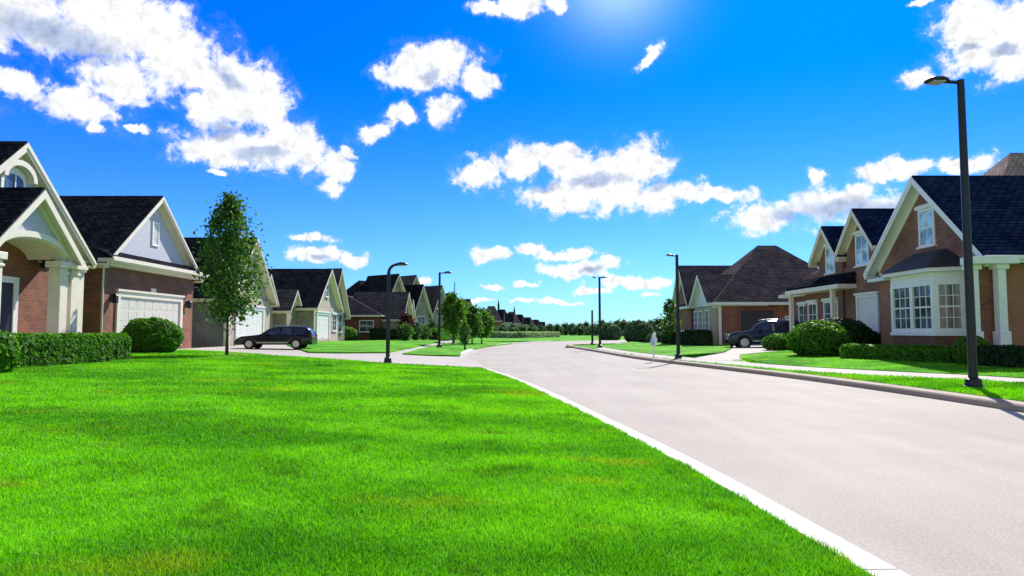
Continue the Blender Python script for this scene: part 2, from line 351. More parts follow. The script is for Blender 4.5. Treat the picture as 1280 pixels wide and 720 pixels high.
def thing(name, label, cat, loc, group=None):
    o = bpy.data.objects.new(name, None); col.objects.link(o); o.location = loc; o.empty_display_size = .3
    o['label'] = label; o['category'] = cat
    if group: o['group'] = group
    return o
def tag(o, label, cat, group=None):
    o['label'] = label; o['category'] = cat
    if group: o['group'] = group
    return o
def struct(o): o['kind'] = 'structure'; return o
def dup(root, loc, label, rz=0, scale=1, group=None):
    r = root.copy(); col.objects.link(r); r.location = loc; r.rotation_euler = (0, 0, rz); r.scale = (scale,)*3 if not isinstance(scale, tuple) else scale
    r['label'] = label
    if group: r['group'] = group
    for ch in list(root.children):
        c = ch.copy(); col.objects.link(c); c.parent = r
        for g in ch.children: d = g.copy(); col.objects.link(d); d.parent = c
    return r

# ------------------------------------------------------------------ lie of the land
def ray_plane(px, py, z):
    d = pix_dir(px, py); t = (z-H)/d.z; return Vector((d.x*t, d.y*t, z))
KL = [ray_plane(*p, .05) for p in ((1085,720),(960,645),(855,583),(740,522),(650,478),(600,460))]
KL = [Vector((2.42, -8, 0)), Vector((2.35, -1, 0))] + KL
LE = KL + [ray_plane(*p, .0) for p in ((580,446),(588,439),(625,431.5))]
KR = [ray_plane(*p, .0) for p in ((1280,516),(1130,493),(1000,474.5),(900,462),(800,449.5),(750,441),(715,435))]
KR = [Vector((9.3, -8, 0)), Vector((9.25, 0, 0)), Vector((9.0, 6, 0))] + KR
def smooth(pts, n=6):
    out = []; P = [pts[0]] + list(pts) + [pts[-1]]
    for i in range(1, len(P)-2):
        for k in range(n):
            t = k/n; a, b, c, d = P[i-1:i+3]
            out.append(.5*((2*b)+(c-a)*t+(2*a-5*b+4*c-d)*t*t+(3*b-a-3*c+d)*t**3))
    out.append(pts[-1]); return out
KLs = smooth(KL); KRs = smooth(KR)
LY = np.array([p.y for p in LE]); LX = np.array([p.x for p in LE]); RY = np.array([p.y for p in KRs]); RX = np.array([p.x for p in KRs])
def sst(a, b, x):
    t = min(1, max(0, (x-a)/(b-a))); return t*t*(3-2*t)
def rise(x, y):
    if y < 62 or x < -1.5:
        d = float(np.interp(y, LY, LX))-x
        if d > 0: return .66*(1-math.exp(-d/14.0*.62*1.25)) if d < 60 else .66
    d = x-float(np.interp(y, RY, RX))
    if d > 0: return .5*(1-math.exp(-d/12.0))*(1-sst(58, 74, y))
    return 0.0
def G(px, py, add=.07):
    z = add
    for _ in range(25):
        p = ray_plane(px, py, z); z = .5*z+.5*(rise(p.x, p.y)+add)
    return Vector((p.x, p.y, rise(p.x, p.y)+add))
def gz(x, y, add=.07): return rise(x, y)+add
def inside(pt, poly):
    x, y = pt; c = False; j = len(poly)-1
    for i in range(len(poly)):
        xi, yi = poly[i]; xj, yj = poly[j]
        if (yi > y) != (yj > y) and x < (xj-xi)*(y-yi)/(yj-yi)+xi: c = not c
        j = i
    return c
def sheet(name, poly, m, add, step=1.5, skirt=.14, zf=None):
    poly = [(p[0], p[1]) for p in poly]; zf = zf or (lambda x, y: rise(x, y)+add)
    dense = []
    for i, a in enumerate(poly):
        b = poly[(i+1) % len(poly)]; n = max(1, int(math.dist(a, b)/(step*1.2)))
        for k in range(n): dense.append((a[0]+(b[0]-a[0])*k/n, a[1]+(b[1]-a[1])*k/n))
    nb = len(dense); pts = list(dense); xs = [p[0] for p in dense]; ys = [p[1] for p in dense]
    x = min(xs)+step/2
    while x < max(xs):
        y = min(ys)+step/2
        while y < max(ys):
            if inside((x, y), dense): pts.append((x+random.uniform(-.1, .1)*step, y+random.uniform(-.1, .1)*step))
            y += step
        x += step
    vs, es, fs, *_ = geometry.delaunay_2d_cdt([Vector(p) for p in pts], [], [list(range(nb))], 1, 1e-4)
    b = MB(); V = [(v.x, v.y, zf(v.x, v.y)) for v in vs]; b.add(V, fs, True)
    if skirt:
        for i in range(nb):
            a, c = dense[i], dense[(i+1) % nb]
            za, zc = zf(*a), zf(*c)
            q = [(a[0], a[1], za), (c[0], c[1], zc), (c[0], c[1], zc-skirt), (a[0], a[1], za-skirt)]
            b.add(q, [(0, 1, 2, 3)])
    return struct(b.build(name, m))

# ground to the horizon, rings
def ground():
    b = MB(); radii = [0]+[3*1.22**i for i in range(36)]; n = 96; vs = [(0, 20, -.09)]; fs = []
    for r in radii[1:]:
        for k in range(n):
            x = r*math.cos(2*math.pi*k/n); y = 20+r*math.sin(2*math.pi*k/n)
            vs.append((x, y, rise(x, y)-.09 if r < 400 else (-.09 if x > 0 else rise(x, y)-.09)))
    for k in range(n): fs.append((0, 1+k, 1+(k+1) % n))
    for i in range(len(radii)-2):
        for k in range(n):
            a = 1+i*n; fs.append((a+k, a+n+k, a+n+(k+1) % n, a+(k+1) % n))
    b.add(vs, fs, True); struct(b.build('ground', 'turf'))
ground()
# road, bending right beyond the verge tip
tip = [ray_plane(*p, 0) for p in ((708,432.5),(712,431),(728,430.2),(762,429.4))]
road_poly = [p for p in KLs] + [ray_plane(*p, 0) for p in ((584,452),(572,447),(583,442),(592,437),(625,431.3),(660,428.6),(705,426.3),(760,425))] + [Vector((60, 118, 0)), Vector((60, 98, 0)), Vector((22, 86, 0))] + tip[::-1] + KRs[::-1]
road = sheet('road', road_poly, 'asphalt', 0, 3.0, 0, zf=lambda x, y: 0.0)

def ribbon(name, pts, w, z0, z1, m, side, lip=.0):
    """kerb: pts is the road-side edge, w its width, away from the road (side=+1 right)"""
    b = MB(); n = len(pts); P = []
    for i, p in enumerate(pts):
        t = (pts[min(i+1, n-1)]-pts[max(i-1, 0)]); t.z = 0; t.normalize(); nr = Vector((t.y, -t.x, 0))*side
        h = z1
        P.append([Vector((p.x, p.y, z0)), Vector((p.x, p.y, 0))+nr*.03+Vector((0, 0, h-.03)), Vector((p.x, p.y, 0))+nr*.06+Vector((0, 0, h)), Vector((p.x, p.y, 0))+nr*w+Vector((0, 0, h)), Vector((p.x, p.y, 0))+nr*w+Vector((0, 0, z0))])
    for i in range(n-1):
        for k in range(4):
            q = [P[i][k], P[i+1][k], P[i+1][k+1], P[i][k+1]]
            if side > 0: q = q[::-1]
            b.add(q, [(0, 1, 2, 3)])
        # joint lines every few metres are real grooves
    return struct(b.build(name, m))
def resample(pts, step):
    out = [pts[0].copy()]; acc = 0
    for a, b in zip(pts, pts[1:]):
        d = (b-a).length; t = step-acc
        while t < d: out.append(a+(b-a)*(t/d)); t += step
        acc = (acc+d) % step
    out.append(pts[-1].copy()); return out
def kerb_segments(base, pts, w, h, m, side, seg=3.0):
    P = resample(pts, .5); per = int(seg/.5); b = MB()
    for i in range(0, len(P)-1, per):
        q = P[i:i+per+1]
        if len(q) < 2: continue
        q = [v.copy() for v in q]
        dl = (q[-1]-q[-2]).normalized(); q[-1] = q[-1]-dl*.012
        n = len(q); prof = []
        for j, p in enumerate(q):
            t = (q[min(j+1, n-1)]-q[max(j-1, 0)]); t.z = 0; t.normalize(); nr = Vector((t.y, -t.x, 0))*side; p0 = Vector((p.x, p.y, 0))
            prof.append([p0+Vector((0,0,-.08)), p0+nr*.02+Vector((0,0,h-.03)), p0+nr*.05+Vector((0,0,h)), p0+nr*w+Vector((0,0,h+.004)), p0+nr*w+Vector((0,0,-.08))])
        for j in range(n-1):
            for k in range(4):
                f = [prof[j][k], prof[j+1][k], prof[j+1][k+1], prof[j][k+1]]
                b.add(f if side < 0 else f[::-1], [(0,1,2,3)])
        b.add(prof[0], [(0,1,2,3,4)]); b.add(prof[-1], [(4,3,2,1,0)])
    return struct(b.build(base, m))
# left kerb: the polyline KL is its grass side; road side lies to the right
KLroad = []
for i, p in enumerate(KLs):
    t = (KLs[min(i+1, len(KLs)-1)]-KLs[max(i-1, 0)]); t.z = 0; t.normalize(); KLroad.append(Vector((p.x+t.y*.30, p.y-t.x*.30, 0)))
kerb_segments('kerb', KLroad, .30, .045, 'kerb', -1)
kerb_segments('kerb', KRs+[Vector((p.x, p.y, 0)) for p in tip[:1]], .42, .13, 'kerb_old', 1)

# left side: one lawn in front, paving behind it, lawns beyond
DL = [G(600,460), G(485,454.2), G(380,446.5), G(290,440.5), G(232,436.5)]
front_poly = [Vector((p.x, p.y, 0)) for p in KLs[:-1]] + [DL[0]+Vector((-.15,-.05,0))] + DL[1:] + [Vector((-18.7, 32.4, 0)), Vector((-34, 32.4, 0)), Vector((-60, 20, 0)), Vector((-60, -8, 0))]
LAWN = lambda x, y: rise(x, y)+.07+.03*mnoise.noise(Vector((x*.35, y*.35, 0)))*min(1, max(0, (float(np.interp(y, LY, LX))-x)/2))
sheet('front_lawn', front_poly, 'turf', .07, .8, .2, zf=LAWN)
S1 = [G(386,440), G(420,440.6), G(484,440.4), G(512,435), G(548,427.6), G(552,424.6)]
pave = [ray_plane(602,461,0)+Vector((.2,-.4,0)), G(480,456), G(300,444), G(225,439), Vector((-18.7, 31.6, 0)), Vector((-18.9, 46, 0)), Vector((-19.6, 54, 0)), Vector((-17.8, 62, 0)), Vector((-17.9, 70, 0)), Vector((-13, 70, 0)), Vector((-9, 69, 0)), G(566,425), ray_plane(600,440,0), ray_plane(580,447,0), ray_plane(596,452,0)]
sheet('driveway', pave, 'concrete', .015, 1.6, .12)
sheet('middle_lawn', S1 + [G(470,425.5), Vector((-17.5, 62.5, 0)), Vector((-17.5,57,0)), Vector((-16.5, 50, 0))], 'turf', .09, 1.5, .12)
ISL = [G(503,442), G(540,443.8), G(574,444.6), G(578,441), G(590,436.5), G(610,432.6), G(634,429.8), G(650,428), G(600,427), G(560,428.6), G(530,435)]
sheet('island_lawn', ISL, 'turf', .09, 1.5, .14)
kerb_segments('kerb', [Vector((v.x, v.y, 0)) for v in (ray_plane(571,446.5,0), ray_plane(581,443,0), ray_plane(592,437.4,0), ray_plane(612,433,0), ray_plane(636,430.2,0), ray_plane(690,426.9,0))], .3, .10, 'kerb', -1)

# right side: verge, sidewalk, lawns
def off_curve(P, d):
    out = []
    for i, p in enumerate(P):
        t = (P[min(i+1, len(P)-1)]-P[max(i-1, 0)]); t.z = 0; t.normalize(); out.append(Vector((p.x+t.y*d, p.y-t.x*d, 0)))
    return out
KRi = off_curve(KRs, .42)
SW1 = smooth([Vector((13.6, -8, 0)), Vector((13.6, 4, 0)), G(1280,479,.13), G(1130,471,.13), G(1000,463.5,.13), G(900,454.5,.13), G(830,447.8,.13), G(780,442,.13), G(745,436,.13)])
SW2 = smooth([Vector((14.9, -8, 0)), Vector((14.9, 4, 0)), G(1280,473,.13), G(1130,465,.13), G(1000,458,.13), G(900,450,.13), G(830,444,.13), G(785,439,.13), G(752,433.5,.13)])
sheet('verge_lawn', KRi + [G(706,433,.13), G(722,432,.13)] + SW1[::-1], 'turf', .125, 1.2, .12)
sheet('sidewalk', SW1 + SW2[::-1], 'concrete', .13, 1.2, .14)
DWr = [G(868,447.5,.13), G(905,441,.13), G(915,436,.13), G(918,430,.13), Vector((16.5,49,0)), Vector((21.8,49,0)), G(1003,437,.13), G(960,439.5,.13), G(925,443,.13), G(928,450,.13), G(940,454,.13)]
sheet('driveway', DWr, 'concrete', .134, 1.4, .14)
sheet('right_lawn', SW2[:SW2.index(min(SW2, key=lambda p: (p-G(940,454,.13)).length))] + [G(924,447,.13), G(925,443.5,.13), G(960,440,.13), G(1003,437.5,.13), Vector((22, 47.5, 0)), Vector((60, 48, 0)), Vector((60, -8, 0))], 'turf', .15, 1.5, .16)
j = SW2.index(min(SW2, key=lambda p: (p-G(870,447,.13)).length))
sheet('far_right_lawn', SW2[j+2:-1] + [G(765,431,.13), G(790,427,.13), Vector((14, 66, 0)), Vector((34,66,0)), Vector((34,49.5,0)), Vector((15.8,49.5,0)), G(914,436,.13), G(902,441,.13)], 'turf', .15, 1.5, .16)
# far field behind the bend
sheet('far_field', [Vector((-14, 96, 0)), Vector((6, 93, 0)), Vector((18, 108, 0)), Vector((60, 122, 0)), Vector((80, 300, 0)), Vector((-60, 300, 0))], 'turf', -.03, 12, 0, zf=lambda x, y: rise(x, y)*.5-.03 if x < -1.5 else -.03)

# ------------------------------------------------------------------ grass blades (nobody could count them)
def grid_eval(fn, X, Y, st):
    x0, y0 = X.min(), Y.min(); nx = int((X.max()-x0)/st)+2; ny = int((Y.max()-y0)/st)+2
    u = (X-x0)/st; v = (Y-y0)/st; i = u.astype(int); j = v.astype(int); fu = u-i; fv = v-j
    need = np.zeros((nx+1, ny+1), bool)
    for a in (0, 1):
        for b in (0, 1): need[i+a, j+b] = True
    g = np.zeros((nx+1, ny+1))
    for a, b in zip(*np.nonzero(need)): g[a, b] = fn(x0+a*st, y0+b*st)
    return g[i, j]*(1-fu)*(1-fv)+g[i+1, j]*fu*(1-fv)+g[i, j+1]*(1-fu)*fv+g[i+1, j+1]*fu*fv
def inside_np(X, Y, poly):
    c = np.zeros(len(X), bool); k = len(poly)-1
    for i in range(len(poly)):
        xi, yi = poly[i]; xj, yj = poly[k]
        if yi != yj: c ^= ((yi > Y) != (yj > Y)) & (X < (xj-xi)*(Y-yi)/(yj-yi)+xi)
        k = i
    return c
def blades(name, n, yr, xr, inpoly, zf, hgt, wid, refY, nseg2=True):
    y0, y1 = yr; u = rng.random(n); 
    Y = np.exp(np.log(y0)+u*(np.log(y1)-np.log(y0)))
    lo = xr[0](Y); hi = xr[1](Y); X = lo+rng.random(n)*(hi-lo)
    keep = inpoly(X, Y); X = X[keep]; Y = Y[keep]; n = len(X)
    Z = grid_eval(zf, X, Y, .4)-.01
    k = np.maximum(1, Y/refY)
    clump = grid_eval(lambda x, y: mnoise.noise(Vector((x*2.1, y*1.6, 3))), X, Y, .15)
    h = hgt*(.55+.7*rng.random(n))*(1+.45*clump)*np.power(k, .10); w = wid*(.7+.6*rng.random(n))*np.power(k, .80)
    an = rng.random(n)*2*np.pi; dx = np.cos(an); dy = np.sin(an); la = rng.random(n)*2*np.pi; lean = h*(.15+.75*rng.random(n)**1.5)
    lx = np.cos(la)*lean; ly = np.sin(la)*lean
    V = np.empty((n, 5, 3)); 
    V[:,0] = np.stack((X-dx*w/2, Y-dy*w/2, Z), 1); V[:,1] = np.stack((X+dx*w/2, Y+dy*w/2, Z), 1)
    V[:,2] = np.stack((X+dx*w*.42+lx*.3, Y+dy*w*.42+ly*.3, Z+h*.6), 1); V[:,3] = np.stack((X-dx*w*.42+lx*.3, Y-dy*w*.42+ly*.3, Z+h*.6), 1)
    V[:,4] = np.stack((X+lx, Y+ly, Z+h*.97), 1)
    me = bpy.data.meshes.new(name); me.vertices.add(n*5); me.vertices.foreach_set('co', V.ravel())
    base = (np.arange(n)*5)[:,None]; loops = np.concatenate((base+np.array([0,1,2,3]), base+np.array([3,2,4])), 1).ravel()
    me.loops.add(len(loops)); me.loops.foreach_set('vertex_index', loops.astype(np.int32))
    me.polygons.add(n*2); st = np.empty((n, 2), np.int32); st[:,0] = np.arange(n)*7; st[:,1] = st[:,0]+4
    me.polygons.foreach_set('loop_start', st.ravel()); me.update(calc_edges=True); me.materials.append(M['blades'])
    o = bpy.data.objects.new(name, me); col.objects.link(o); o['kind'] = 'stuff'; return o
def in_front(X, Y):
    e = np.interp(Y, LY, LX); ok = X <= e-.01+.035*np.sin(Y*7.1)*np.sin(Y*2.3+1)
    lim = np.interp(X, [-60, -18.7, DL[4].x, DL[3].x, DL[2].x, DL[1].x, DL[0].x], [30, 31.5, DL[4].y, DL[3].y, DL[2].y, DL[1].y, DL[0].y])
    return ok & (Y < lim+.02)
g1 = blades('grass', 800000, (2.9, 34), (lambda Y: -.80*Y-3.0, lambda Y: np.full_like(Y, 2.45)), in_front, LAWN, .046, .0045, 4.2)
g1['label'] = 'short bright green blades of the mown front lawn'; g1['category'] = 'grass'
vp = [(p.x, p.y) for p in KRi+[G(722,432,.13)]+SW1[::-1]]
rl = [(p.x, p.y) for p in SW2[:30]]; rlp = rl + [(22, 47), (34, 40), (34, -2)]
def in_right(X, Y): return inside_np(X, Y, vp) | inside_np(X, Y, rlp)
g2 = blades('grass', 150000, (9, 46), (lambda Y: np.interp(Y, RY, RX)+.3, lambda Y: .80*Y+3), in_right, lambda x, y: rise(x, y)+.13, .05, .0055, 4.5)
g2['label'] = 'short green blades of the verge and lawns beyond the road'; g2['category'] = 'grass'

# ------------------------------------------------------------------ foliage
def leaf_mesh(name, pts, size, m, parent, nrm=None, aspect=1.6):
    pts = np.asarray(pts, float); n = len(pts)
    a = rng.normal(size=(n, 3)); a /= np.linalg.norm(a, axis=1)[:,None]
    if nrm is not None:
        q = np.asarray(nrm)+rng.normal(size=(n, 3))*.55; q /= np.linalg.norm(q, axis=1)[:,None]
        a = np.cross(q, a); a /= np.linalg.norm(a, axis=1)[:,None]; b = np.cross(q, a)
    else:
        b = rng.normal(size=(n, 3)); b -= (a*b).sum(1)[:,None]*a; b /= np.linalg.norm(b, axis=1)[:,None]
    s = size*(.6+.8*rng.random(n))[:,None]; off = np.array(parent_loc(parent)) if parent else 0
    nn = np.cross(a, b)
    V = np.empty((n, 4, 3)); V[:,0] = pts-a*s*aspect/2; V[:,1] = pts-b*s*.5+nn*s*.12; V[:,2] = pts+a*s*aspect/2-nn*s*.15; V[:,3] = pts+b*s*.5+nn*s*.12
    V -= off
    me = bpy.data.meshes.new(name); me.vertices.add(n*4); me.vertices.foreach_set('co', V.ravel()); me.loops.add(n*4); me.loops.foreach_set('vertex_index', np.arange(n*4, dtype=np.int32))
    me.polygons.add(n); me.polygons.foreach_set('loop_start', (np.arange(n)*4).astype(np.int32)); me.update(calc_edges=True); me.materials.append(M[m])
    o = bpy.data.objects.new(name, me); col.objects.link(o)
    if parent: o.parent = parent
    return o
def tree(name, label, cat, base, h, w, z_low, m='leaf', leaves=4000, size=.1, clumps=45, shape=1.0, trunk=.08, group=None, limbs=True):
    """shape: where the crown is widest, 0 bottom .. 1 top third"""
    base = Vector(base); t = thing(name, label, cat, base, group)
    top = base.z+h; lo = base.z+z_low; C = []
    def env(f): return (math.sin(math.pi*min(1, max(0, f))**shape))**.75 + .05
    for i in range(clumps):
        f = (i+.5)/clumps; f = f*.97+.015; a = i*2.399+random.uniform(-.5, .5); r = w/2*env(f)*random.choice((.3, .62, .85, .92, 1.0))
        C.append((base.x+math.cos(a)*r*.82, base.y+math.sin(a)*r*.82, lo+(top-lo)*f, w*.10*(.7+.8*random.random())*(.55+.6*env(f))))
    C = np.array(C); idx = rng.integers(0, clumps, leaves); P = C[idx,:3]+rng.normal(size=(leaves, 3))*C[idx,3:4]*np.array([.8, .8, .95])
    k = P[:,2] > lo-.1*h; P = P[k]
    leaf_mesh('crown', P, size, m, t)
    b = MB(); n = 7
    b.tube([base+Vector((math.sin(i*1.7)*.02*h/5, math.cos(i*2.1)*.02*h/5, -.1 if i == 0 else h*.88*i/(n-1))) for i in range(n)], [trunk*(1.3 if i == 0 else 1)*(1-.85*i/(n-1)) for i in range(n)], 8)
    if limbs:
        for i in range(0, clumps, 2 if clumps < 80 else 3):
            c = Vector(C[i,:3]); zb = max(lo-.12*h, c.z-.14*h-.25*(Vector((c.x-base.x, c.y-base.y)).length)); s = Vector((base.x, base.y, zb)); mid = (s+c)/2+Vector((0, 0, -.04*h))
            b.tube([s, mid, c], [trunk*.3*(1-(zb-base.z)/h*.7), trunk*.2, trunk*.06], 5, False)
    b.build('trunk', 'bark', t); return t
def hedge(name, label, cat, pts, w, h, m='hedge', leaves=3000, size=.07, group=None, add=.05, round_=.15):
    """box hedge along a polyline: inner body plus leaves on a bumpy surface"""
    pts = [Vector((p[0], p[1], 0)) for p in pts]; mid = sum(pts, Vector())/len(pts); t = thing(name, label, cat, (mid.x, mid.y, gz(mid.x, mid.y, 0)), group)
    L = [0]
    for a, b in zip(pts, pts[1:]): L.append(L[-1]+(b-a).length)
    tot = L[-1]
    def at(s):
        s = min(tot, max(0, s))
        for i in range(len(pts)-1):
            if s <= L[i+1]: 
                d = (pts[i+1]-pts[i]).normalized(); return pts[i]+d*(s-L[i]), d
        return pts[-1], d
    b = MB(); S = max(4, int(tot/.4)); V = []; sec = 9
    for i in range(S+1):
        p, d = at(tot*i/S); nr = Vector((d.y, -d.x, 0)); z = gz(p.x, p.y, 0); e = .8 if i in (0, S) else 1
        for k in range(sec):
            a = math.pi*k/(sec-1); cx = math.cos(a); cz = math.sin(a); q = (abs(cx)**.35)*(1 if cx > 0 else -1)
            V.append(p+nr*q*(w/2-.07)*e+Vector((0, 0, z+(h-.08)*e*(cz**.35))))
    f = [(i*sec+k, i*sec+k+1, (i+1)*sec+k+1, (i+1)*sec+k) for i in range(S) for k in range(sec-1)]
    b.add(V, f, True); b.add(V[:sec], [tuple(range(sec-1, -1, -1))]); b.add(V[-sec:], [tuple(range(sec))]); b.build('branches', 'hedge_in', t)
    P = []; Nn = []
    for _ in range(leaves):
        s = random.random()*tot; p, d = at(s); nr = Vector((d.y, -d.x, 0)); u = random.random()*(2*h+w)
        bump = .05*mnoise.noise(Vector((s*1.6, u*2, tot)))+.04*mnoise.noise(Vector((s*5, u*5, 1)))+random.uniform(-.03, .015)
        if u < h: q = nr*(w/2+bump)+Vector((0,0,u)); nn = nr
        elif u < h+w: q = nr*(w/2-(u-h))+Vector((0,0,h+bump)); nn = Vector((0,0,1))
        else: q = -nr*(w/2+bump)+Vector((0,0,u-h-w)); nn = -nr
        if random.random() < (w*h)/(tot*(2*h+w))*1.6:
            e = random.choice((0, 1)); p, d = at(tot*e); nn = d*(1 if e else -1); nr = Vector((d.y, -d.x, 0)); q = nn*(bump)+nr*random.uniform(-w/2, w/2)+Vector((0,0,random.random()*h))
        # round the shoulders
        zz = q.z/h
        if zz > 1-round_: 
            lat = q.dot(nr)/(w/2)
            if abs(lat) > .8: q = q-nr*(q.dot(nr)*.10); q.z -= .06
        P.append((p+q+Vector((0,0,gz(p.x, p.y, 0))))[:]); Nn.append(nn[:])
    leaf_mesh('foliage', P, size, m, t, Nn, 1.5); return t
def bush(name, label, cat, base, rx, ry, h, m='hedge', leaves=3000, size=.07, group=None, core=True):
    base = Vector(base); t = thing(name, label, cat, base, group); c = base+Vector((0, 0, h*.45))
    P = []; Nn = []
    for _ in range(leaves):
        d = Vector((random.gauss(0, 1), random.gauss(0, 1), random.gauss(0, 1))).normalized()
        k = 1+.10*mnoise.noise(d*3+base*.37)+.08*mnoise.noise(d*7+base)+random.uniform(-.05, .02)
        q = Vector((d.x*rx, d.y*ry, d.z*h*.55))*k
        if q.z < -h*.45: q.z = -h*.45+random.random()*.05
        P.append((c+q)[:]); Nn.append(d[:])
    leaf_mesh('foliage', P, size, m, t, Nn, 1.5)
    b = MB(); V = []; f = []; a, e = 14, 9
    for i in range(e+1):
        th = math.pi*i/e
        for k in range(a): 
            ph = 2*math.pi*k/a; q = Vector((math.sin(th)*math.cos(ph)*rx, math.sin(th)*math.sin(ph)*ry, math.cos(th)*h*.55))*.9; q.z = max(q.z, -h*.45); V.append(c+q)
    for i in range(e):
        for k in range(a): f.append((i*a+k, (i+1)*a+k, (i+1)*a+(k+1) % a, i*a+(k+1) % a))
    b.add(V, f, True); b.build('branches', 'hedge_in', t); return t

# ------------------------------------------------------------------ house kit (world metres; s=+1 house faces +X, -1 faces -X)
def pl(face, c, s):
    """a mapper (a, out, z) -> world for the street face (plane X=c) or the camera side (plane Y=c)"""
    return (lambda a, o, z: (c+s*o, a, z)) if face == 'street' else (lambda a, o, z: (a, c-o, z))
def fbox(b, P, a0, a1, o0, o1, z0, z1):
    p = P(a0, o0, z0); q = P(a1, o1, z1); b.box(p[0], q[0], p[1], q[1], p[2], q[2])
def window(par, face, c, s, a0, a1, z0, z1, nx=2, ny=3, casing=.10, header=True, m='white', g='glass', sill=True):
    P = pl(face, c, s); b = MB(); a0, a1 = sorted((a0, a1))
    fbox(b, P, a0-casing, a0, -.04, .05, z0, z1); fbox(b, P, a1, a1+casing, -.04, .05, z0, z1)
    fbox(b, P, a0-casing, a1+casing, -.04, .05, z1, z1+casing)
    fbox(b, P, a0-casing, a1+casing, -.04, .052, z0-casing*.7, z0)
    for i in range(1, nx): x = a0+(a1-a0)*i/nx; fbox(b, P, x-.018, x+.018, .0, .032, z0, z1)
    for i in range(1, ny): 
        z = z0+(z1-z0)*i/ny; t = .03 if (ny % 2 == 0 and i == ny//2) else .016
        fbox(b, P, a0, a1, .0, .028, z-t, z+t)
    w = b.build('window', m, par)
    q = MB(); fbox(q, P, a0, a1, -.03, .012, z0, z1); q.build('pane', g, w)
    if sill: q = MB(); fbox(q, P, a0-casing*1.5, a1+casing*1.5, .0, .13, z0-casing*.7-.07, z0-casing*.7-.002); q.build('sill', m, w)
    if header: q = MB(); fbox(q, P, a0-casing*1.7, a1+casing*1.7, .0, .14, z1+casing+.002, z1+casing+.12); fbox(q, P, a0-casing*1.2, a1+casing*1.2, .0, .09, z1+casing+.12, z1+casing+.17); q.build('header', m, w)
    return w
def garage_door(par, face, c, s, a0, a1, z0, z1, m='door', trim='trim', cols=8, rows=4, tw=.2):
    P = pl(face, c, s); a0, a1 = sorted((a0, a1)); b = MB()
    fbox(b, P, a0, a1, -.05, .01, z0, z1); dw = (a1-a0)/cols; dh = (z1-z0)/rows
    for i in range(cols):
        for j in range(rows): fbox(b, P, a0+dw*i+.09, a0+dw*(i+1)-.09, .01, .018, z0+dh*j+.09, z0+dh*(j+1)-.07)
    d = b.build('garage_door', m, par, .006)
    b = MB(); fbox(b, P, a0-tw, a0, -.05, .09, z0, z1+tw); fbox(b, P, a1, a1+tw, -.05, .09, z0, z1+tw); fbox(b, P, a0, a1, -.05, .09, z1, z1+tw)
    fbox(b, P, a0-tw-.08, a1+tw+.08, .0, .16, z1+tw+.002, z1+tw+.10); b.build('door_frame', trim, d)
    b = MB(); am = (a0+a1)/2; fbox(b, P, am-.12, am+.12, .03, .06, z0+.12, z0+.16); b.build('handle', 'black', d)
    return d
